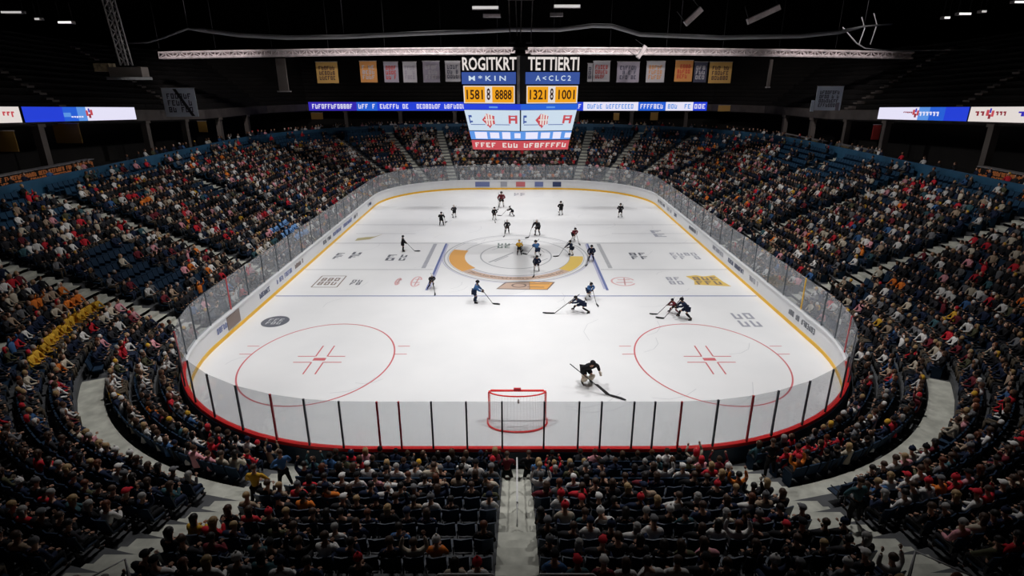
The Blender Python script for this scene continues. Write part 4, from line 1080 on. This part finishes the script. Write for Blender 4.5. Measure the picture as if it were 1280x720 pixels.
for x, y, z0, z1, w, c, lab in ((-32.6, 43.2, 8.3, 9.7, 1.9, 'ochre', 'ochre panel hanging under the left ribbon board'), (-32.6, 37.9, 8.3, 9.6, 1.2, 'ochre', 'ochre panel at left frame edge under the ribbon board'),
                            (-32.3, 61.5, 7.6, 8.7, .9, 'ochre', 'small ochre sign under left fascia beside the pale banner'), (-28.5, 86, 7.4, 8.3, 1.7, 'ochre', 'ochre sign below the left end of far ribbon'),
                            (32.4, 53.5, 7.6, 8.9, .7, 'redb', 'red pennant hanging under the right ribbon board'), (29.0, 84, 8.6, 9.4, 1.7, 'goldb', 'yellow oval sign at the right end of far ribbon'),
                            (14.6, 87.3, 7.2, 8.2, .8, 'goldb', 'small yellow sign under the far ribbon, left one'), (20.1, 87.3, 7.2, 8.3, 1.1, 'goldb', 'larger yellow sign under the far ribbon, right one')):
    hang(x, y, z0, z1, w, lab, dict(ochre=M['ochre'], redb=CB['red'], goldb=CB['gold'])[c], 0, None, 'hanging_sign', 1, cat='sign')

# ---------------------------------------------------------------- centre-hung scoreboard
sbx, sby = .3, 42.3
e = empty('scoreboard', (sbx, sby, 8.2)); tag(e, 'centre-hung scoreboard with video screens above the ice', 'scoreboard')
# eight-cornered body: two front faces meeting in a shallow edge towards the camera, same at the back and short sides
def ringp(hw, fr):  # plan outline at half width hw, front depth fr
    return [(-hw, -fr+.55), (0, -fr), (hw, -fr+.55), (hw, fr-.55), (0, fr), (-hw, fr-.55)]
lev = [(0.0, 3.18, 3.1), (.75, 3.30, 3.15), (2.85, 3.75, 3.3), (3.3, 3.78, 3.3), (5.9, 3.82, 3.3)]
mb = MB(); vs = []
for z, hw, fr in lev: vs += [(x, y, z) for x, y in ringp(hw-.06, fr-.06)]
fs = [tuple(reversed(range(6))), tuple(24+i for i in range(6))]
for l in range(4):
    for i in range(6): fs.append((l*6+i, l*6+(i+1) % 6, l*6+6+(i+1) % 6, l*6+6+i))
mb.add(vs, fs).build('housing', M['black'], e)
def at_lev(z):
    for (z0, h0, f0), (z1, h1, f1) in zip(lev, lev[1:]):
        if z0 <= z <= z1: t = (z-z0)/(z1-z0); return h0+(h1-h0)*t, f0+(f1-f0)*t
    return lev[-1][1:]
def fp(side, u, z, out=0.0, back=False):
    """point on a front face: side -1/1, u from 0 at the left end of that face to 1 at its right end"""
    hw, fr = at_lev(z); x = (-hw+hw*u) if side < 0 else hw*u; y = -fr+.55*abs(x)/hw-out
    return (-x, -y, z) if back else (x, y, z)
def face(side, u0, u1, z0, z1, mat, name, out=.03, parent=e, back=False):
    return MB().quadbox([fp(side, u0, z0, out, back), fp(side, u1, z0, out, back), fp(side, u1, z1, out, back), fp(side, u0, z1, out, back)], (0, .02 if not back else -.02, 0)).build(name, mat, parent)
def face_rects(side, rects, u0, u1, z0, z1, mat, name, parent, out=.06, back=False):
    """rects in 0..1 x 0..1"""
    mb = MB()
    for a, b_, c, d in rects:
        a, b_ = u0+(u1-u0)*a, u0+(u1-u0)*b_; c, d = z0+(z1-z0)*c, z0+(z1-z0)*d
        mb.quadbox([fp(side, a, c, out, back), fp(side, b_, c, out, back), fp(side, b_, d, out, back), fp(side, a, d, out, back)], (0, .015 if not back else -.015, 0))
    return mb.build(name, mat, parent)
def face_text(side, txt, u0, u1, z0, z1, mat, name, parent, out=.06, bold=.02, back=False):
    v, f = text_polys(txt, 1, bold); xs_ = [a for a, _ in v]; ys_ = [b_ for _, b_ in v]; x0, x1, y0, y1 = min(xs_), max(xs_), min(ys_), max(ys_)
    mb = MB(); mb.add([fp(side, u0+(u1-u0)*(a-x0)/(x1-x0), z0+(z1-z0)*(b_-y0)/(y1-y0), out, back) for a, b_ in v], f)
    me = D.meshes.new(name); me.from_pydata(mb.v, [], mb.f); me.materials.append(mat); return link(D.objects.new(name, me), parent)
rnd = random.Random(4)
for back in (False, True):
    for side in (-1, 1):
        f_ = face(side, .06 if side < 0 else .10, .9 if side < 0 else .96, 4.98, 5.86, M['black'], 'sign_board', .02, back=back)
        face_text(side, 'ROGITKRT' if side < 0 else 'TETTIERTI', .02 if side < 0 else .12, .93 if side < 0 else .98, 5.02, 5.82, E['cream'], 'sign_lettering', f_, .07, back=back)
        f_ = face(side, .0 if side < 0 else .08, .92 if side < 0 else 1, 4.2, 4.92, E['dull'], 'name_panel', .03, back=back)
        face_text(side, 'M * K I N' if side < 0 else 'A < C L C 2', .12 if side < 0 else .25, .75 if side < 0 else .85, 4.40, 4.72, E['ice'], 'panel_lettering', f_, .06, .015, back=back)
        f_ = face(side, .02 if side < 0 else .10, .90 if side < 0 else .98, 3.02, 4.10, E['orange'], 'clock_panel', .03, back=back)
        a0, a1 = (.02, .90) if side < 0 else (.10, .98)
        face_rects(side, [(0, 1, .95, 1), (0, 1, 0, .05), (.42, .56, 0, .95), (0, .02, 0, 1), (.98, 1, 0, 1)], a0, a1, 3.02, 4.10, E['cream'], 'panel_frame', f_, .05, back=back)
        w = a1-a0
        face_text(side, '1581' if side < 0 else '1321', a0+w*.06, a0+w*.38, 3.26, 3.86, E['ink'], 'digits', f_, .08, .02, back=back)
        face_text(side, '8888' if side < 0 else '1001', a0+w*.62, a0+w*.94, 3.26, 3.86, E['ink'], 'digits', f_, .08, .02, back=back)
        face_text(side, '8', a0+w*.455, a0+w*.525, 3.22, 3.95, E['ink'], 'digits', f_, .08, .02, back=back)
        f_ = face(side, 0, 1, 2.62, 2.98, E['blue'] if side < 0 else E['screenblue'], 'blue_band', .03, back=back)
        face_rects(side, [(.45, .60, .3, .6)], 0, 1, 2.62, 2.98, E['sky'], 'band_mark', f_, .06, back=back)
        f_ = face(side, .0 if side < 0 else .01, .985 if side < 0 else 1, 1.30, 2.60, E['ice'], 'video_screen', .03, back=back)
        r_ = []; 
        mb = MB()
        for (cu, rr) in (((.42 if side < 0 else .40), .13),):
            n = 10; pts = []
            for k in range(n): a = 2*PI*k/n; pts.append((cu+rr*math.cos(a)*(1 if k % 2 else .75), 1.98+.42*math.sin(a)*(1 if k % 2 else .8)))
            pts.append((cu, 1.48))
            mb.add([fp(side, a, z, .06, back) for a, z in pts[:n]], [tuple(range(n))]); mb.add([fp(side, a, z, .06, back) for a, z in ((cu-.05, 1.7), (cu, 1.45), (cu+.05, 1.7))], [(0, 1, 2)])
        me = D.meshes.new('crest_graphic'); me.from_pydata(mb.v, [], mb.f); me.materials.append(E['red']); link(D.objects.new('crest_graphic', me), f_)
        face_rects(side, [(.36, .39, .3, .8), (.455, .485, .3, .8), (.33, .51, .5, .56), (.405, .435, .25, .85)], 0, 1, 1.3, 2.6, E['cream'], 'crest_detail', f_, .08, back=back)
        face_rects(side, [(.06, .34, .28, .31), (.52, .80, .28, .31)], 0, 1, 1.3, 2.6, E['dull'], 'screen_line', f_, .06, back=back)
        face_rects(side, [(.78, .82, .35, .75), (.90, .94, .35, .75), (.82, .90, .5, .6), (.8, .92, .68, .74)], 0, 1, 1.3, 2.6, E['red'], 'screen_mark', f_, .06, back=back)
        face_rects(side, [(.05, .07, .35, .75), (.07, .11, .65, .75), (.07, .11, .4, .48)], 0, 1, 1.3, 2.6, E['dull'], 'screen_mark', f_, .06, back=back)
        f_ = face(side, 0, 1, .72, 1.26, E['sky'], 'message_panel', .03, back=back)
        face_rects(side, [(a, b_, c+.1, d-.1) for a, b_, c, d in [(.10, .34, 0, 1), (.40, .58, .05, .95), (.64, .80, 0, 1), (.88, 1, .1, .9)]], 0, 1, .72, 1.26, E['white'], 'message_lettering', f_, .05, back=back)
        f_ = face(side, 0, 1, .05, .66, E['red'], 'red_panel', .03, back=back)
        mbr = [(a, b_, c, d) for a, b_, c, d in glyphs(rnd, 1.0*3, .62, 1)]
        face_rects(side, [(.06+a/3*.9, .06+b_/3*.9, .2+c, .2+d) for a, b_, c, d in mbr], 0, 1, .05, .66, E['cream'], 'red_panel_lettering', f_, .05, back=back)
    f_ = face_rects(-1, [(.94, .985, 0, 1)], 0, 1, 3.0, 5.9, M['steel'], 'centre_post', e, .04, back=back)
# hoist
hb = empty('scoreboard_hoist', (sbx, sby, 14.12)); tag(hb, 'dark rigging grid and cables holding the scoreboard', 'rigging')
mb = MB(); mb.box(-.7, .7, -.7, .7, .1, .22); mb.box(-.5, .5, -.5, .5, .45, .6); mb.box(-.8, .8, -.1, .1, .85, .95); mb.box(-.1, .1, -.8, .8, .85, .95); mb.build('hoist_frame', M['steel'], hb)
mb = MB(); mb.box(-.35, .35, -.35, .35, .0, 1.3); mb.build('hoist_motor', M['black'], hb)
for (a, c) in (((-.7, 0, .9), (-1.0, 0, 11.8)), ((.7, 0, .9), (1.1, 0, 11.8)), ((0, -.7, .9), (.25, -.5, 11.8)), ((-.2, .7, .9), (-.7, .5, 11.8))):
    MB().tube([a, c], .035, 6).build('cable', M['steel'], hb)
MB().tube([(-.85, 0, 3.5), (.9, 0, 3.5)], .03, 6).build('spreader', M['steel'], hb)

# ---------------------------------------------------------------- roof steel, ducts, lamps
def truss(x0, x1, y, zfun, h, lab, mat, step=.7):
    e = empty('lighting_truss', ((x0+x1)/2, y, zfun((x0+x1)/2))); tag(e, lab, 'truss'); l = e.location
    n = int((x1-x0)/step); xs_ = [x0+(x1-x0)*k/n for k in range(n+1)]
    for dz, dy in ((0, -.3), (h, -.3), (0, .3), (h, .3)):
        MB().tube([(x-l.x, dy, zfun(x)-l.z+dz) for x in xs_], .11, 6).build('chord', mat, e)
    mb = MB()
    for k in range(n):
        for dy in (-.3, .3):
            a = (xs_[k]-l.x, dy, zfun(xs_[k])-l.z+(h if k % 2 else 0)); c = (xs_[k+1]-l.x, dy, zfun(xs_[k+1])-l.z+(0 if k % 2 else h)); mb.tube([a, c], .05, 4)
            mb.tube([(xs_[k]-l.x, dy, zfun(xs_[k])-l.z), (xs_[k]-l.x, dy, zfun(xs_[k])-l.z+h)], .05, 4)
    mb.build('web', mat, e)
    mb = MB(); mb.v = []; 
    vs = []
    for x in xs_: z = zfun(x)-l.z; vs += [(x-l.x, .0, z+.05), (x-l.x, .0, z+h-.05), (x-l.x, .06, z+h-.05), (x-l.x, .06, z+.05)]
    fs = []
    for i in range(n):
        for k in range(4): fs.append((4*i+k, 4*i+4+k, 4*i+4+(k+1) % 4, 4*i+(k+1) % 4))
    mb.add(vs, fs).build('cable_tray', mat, e)
    mb = MB()
    for k in range(int(n/8)): x = xs_[k*8]-l.x; mb.tube([(x, 0, h), (x, 0, 26-l.z-h*0-.02)], .02, 4)
    mb.build('hanger_rods', M['black'], e)
    return e
truss(-35.5, 39.5, 62, lambda x: 14.72+.42*(1-((x-2)/38)**2), .50, 'long pale lighting truss spanning the arena above the banners', M['steelpink'])
DU = [(-32.42, 15.54), (-30.61, 15.61), (-29.2, 15.97), (-27.08, 16.64), (-25.79, 16.52), (-22.87, 16.16), (-18.92, 15.97), (-14.26, 16.03), (-8.28, 16.28), (-2.98, 16.46), (-0.33, 16.58), (3.63, 16.58), (6.26, 16.88), (7.92, 16.85), (10.27, 16.22), (13.59, 16.09), (16.93, 15.97), (23.54, 16.09), (26.8, 16.4), (28.7, 16.82), (31, 17.0)]
o = empty('cable_duct', (0, 52, 16.5)); tag(o, 'long grey sagging cable duct under the roof', 'duct')
MB().tube([(x, 0, z-16.5) for x, z in DU], [.07 if x < -26 or x > 28 else .17 for x, z in DU], 8).build('duct', M['duct'], o, True)
mb = MB()
for x, z in DU[3::4]: mb.tube([(x, 0, z-16.5), (x, 0, 9.5)], .02, 4)
mb.build('hanger_rods', M['black'], o)
o = empty('cable_duct', (30, 55, 16.6)); tag(o, 'thin dark cable running right under the roof past the truss end', 'duct')
MB().tube([(-1.5, 0, .4), (0, 0, -.9), (.8, 0, -1.3), (3, 0, -1.5), (9, 0, -1.45), (16, 0, -1.3)], .05, 6).build('duct', M['duct'], o)
for (xa, za) in ((.2, .3), (1.2, .6)): MB().tube([(xa, 0, -1.0), (xa+.25, 0, za), (xa-.2, 0, za+.9)], .05, 6).build('drop_cable', M['duct'], o)
# left hanging mast with equipment platform
o = empty('hanging_mast', (-22.7, 36, 13.1)); tag(o, 'grey lattice mast with equipment platform hanging from the roof, left', 'mast')
mb = MB()
for dx, dy in ((-.22, -.2), (.22, -.2), (-.22, .2), (.22, .2)): mb.tube([(dx, dy, .35), (dx-.9, dy, 12.9)], .05, 6)
for k in range(24):
    z = .35+k*.5; s = -.9*(z-.35)/12.55; s2 = -.9*(z+.5-.35)/12.55
    for dy in (-.2, .2): mb.tube([(s-.22, dy, z), (s2+.22, dy, z+.5)], .03, 4); mb.tube([(s+.22, dy, z), (s2-.22, dy, z+.5)], .03, 4)
mb.build('mast', M['steel'], o)
mb = MB(); pts = [(-1.35+2.7*k/12, math.sin(PI*k/12)) for k in range(13)]
ring_ = [(x, -.75*s, 0) for x, s in pts]+[(x, .75*s, 0) for x, s in reversed(pts[1:-1])]; n = len(ring_)
mb.add([(x, y, -.45) for x, y, _ in ring_]+[(x, y, -.3) for x, y, _ in ring_], [tuple(range(n)), tuple(reversed(range(n, 2*n)))]+[(i, (i+1) % n, n+(i+1) % n, n+i) for i in range(n)]); mb.build('platform', M['duct'], o)
mb = MB(); mb.box(-.9, 1.0, -.35, .35, -.28, .25); mb.build('equipment_case', M['column'], o)
mb = MB(); mb.box(-1.75, -.85, -.3, .3, .0, .45); mb.build('speaker_box', M['tan'], o)
for x, zt, zb_, w_, lab in ((-23.6, 14.7, 11.6, .95, 'grey-green hanging panel post below the left part of the truss'), (25.6, 14.6, 12.0, .28, 'thin grey hanging post below the right part of the truss')):
    o = empty('hanging_post', (x, 62, zb_)); tag(o, lab, 'post')
    MB().box(-w_/2, w_/2, -.1, .1, 0, zt-zb_).build('post', M['column'], o); MB().box(-w_*.7, w_*.7, -.16, .16, -.08, .04).build('foot_plate', M['steel'], o)
# lamps seen under the roof
def lampbar(x, y, z, w, lab, mat, rot=0, tilt=0, h=.18, name='roof_lamp'):
    o = empty(name, (x, y, z), rot); o.rotation_euler = (0, tilt, rot); tag(o, lab, 'lamp')
    MB().box(-w/2, w/2, -.2, .2, .02, h+.1).build('lamp_body', M['steel'], o)
    MB().box(-w/2+.04, w/2-.04, -.22, -.2, .04, h+.06).build('lamp_glass', mat, o)
    mb = MB()
    for q in (-1, 1): mb.tube([(q*w*.45, 0, h), (q*w*.45, 0, 1.4)], .025, 5)
    mb.build('lamp_bracket', M['black'], o)
lampbar(-2.4, 50, 17.85, 2.1, 'long bar lamp left of the scoreboard cables', M['lampglass']); lampbar(-1.9, 50, 17.28, 1.4, 'short bar lamp below the long left bar lamp', M['steelpink'])
lampbar(4.0, 50, 17.95, 2.1, 'long bright bar lamp right of the scoreboard cables', M['lampglass']); lampbar(3.2, 50, 17.35, 1.0, 'short dim bar lamp below the long right bar lamp', M['steel'])
lampbar(14.15, 50, 17.2, 1.6, 'tilted floodlight, left of the two at upper right', M['steelpink'], 0, -.75, .35); lampbar(19.6, 50, 17.3, 2.6, 'large tilted floodlight, right of the two at upper right', M['steelpink'], 0, -.42, .35)
lampbar(12.3, 60, 15.1, 1.3, 'small floodlight clamped to the pale truss, right of scoreboard', M['steelpink'], 0, -1.0, .3)
for x, z, w, b_, lab in ((-35.6, 17.05, 1.5, 0, 'dim strip lamp at the upper left frame edge'), (-33.9, 16.62, .4, 0, 'tiny lamp left of the bright upper left lamp'), (-32.0, 16.4, 1.0, 1, 'bright lamp at the upper left, below the roof'),
                    (30.5, 16.7, .45, 1, 'small lamp, leftmost in the upper right lamp line'), (31.7, 16.95, .9, 1, 'bright lamp, second in the upper right lamp line'), (33, 17.1, .4, 0, 'dim small lamp in the upper right lamp line'), (35.6, 17.7, 1.3, 1, 'bright strip lamp at the upper right frame edge')):
    lampbar(x, 45, z, w, lab, M['lampbright'] if b_ else M['lampglass'], 0, 0, .1)

# upper deck aisles
def upper_aisle(s, y, n=12):
    mb = MB()
    for r in range(n):
        x = 33+.4+r*.8; z = zf(y)+.35+r*.5
        mb.box(-.35, .35, x-33, x-33+.4, z-zf(y), z-zf(y)+.16)
        mb.box(-.35, .35, x-33+.4, x-33+.8, z-zf(y), z-zf(y)+.3)
    o = mb.build('floor_upper_aisle', M['column']); o.location = (33*s, y, zf(y)); o.rotation_euler = (0, 0, -PI/2*s); tag(o, kind='structure')
for y in (45, 60): upper_aisle(-1, y); upper_aisle(1, y+1)
# ---------------------------------------------------------------- lights: roof floodlights over the ice, then added spots for stands and truss
def spot(x, y, z, tx, ty, power, size, blend=.6, rad=.5, col=(1, .985, .97), tz=0):
    l = D.lights.new('floodlight', 'SPOT'); l.energy = power; l.spot_size = math.radians(size); l.spot_blend = blend; l.shadow_soft_size = rad; l.color = col  # name is shared with the added unseen spots below
    o = link(D.objects.new('floodlight', l)); o.location = (x, y, z); o.rotation_euler = (Vector((tx, ty, tz))-Vector((x, y, z))).to_track_quat('-Z', 'Y').to_euler()
for x in (-8, 8):
    for y, p in ((22, .92), (33, .95), (45, .85), (57, .78), (67, .75)):
        spot(x, y, 23.5, x*.75, y, POW*p, 80, .8)
for s in (-1, 1):
    for y, p in ((29, .75), (42, 1.2), (58, 1.3)): spot(s*4, y, 24.5, s*25, y, POW*.74*p, 64, .9)  # added spots, aimed outward to brighten the side stands
    spot(s*14, 46, 22.5, s*16, 63, POW*.5, 46, .8, col=(1, .93, .93), tz=14.6)  # added unseen spot that brightens the truss and banners
    spot(s*26, 46, 22.5, s*31, 63, POW*.85, 40, .8, col=(1, .93, .93), tz=14.8)  # second added spot, brightening the outer ends of the truss
spot(0, 52, 24.5, 0, 82, POW*.6, 74, .9); spot(-5, 30, 24.5, -4, 14, POW*.16, 46, .9); spot(5, 30, 24.5, 4, 14, POW*.16, 46, .9)  # added fill on the far stand and the near block
spot(-6, 32, 24.5, -15, 19, POW*.26, 46, .9); spot(6, 32, 24.5, 15, 19, POW*.26, 46, .9)  # added fill on the near corner stands
w = D.worlds.new('world'); S.world = w; w.use_nodes = True; w.node_tree.nodes['Background'].inputs[0].default_value = (.5, .55, .7, 1); w.node_tree.nodes['Background'].inputs[1].default_value = .003
S.view_settings.view_transform = 'Standard'; S.view_settings.look = 'None'; S.view_settings.exposure = 0; S.view_settings.gamma = 1
S.view_settings.use_curve_mapping = False
S.cycles.use_denoising = True
S.cycles.max_bounces = 6; S.cycles.transparent_max_bounces = 24
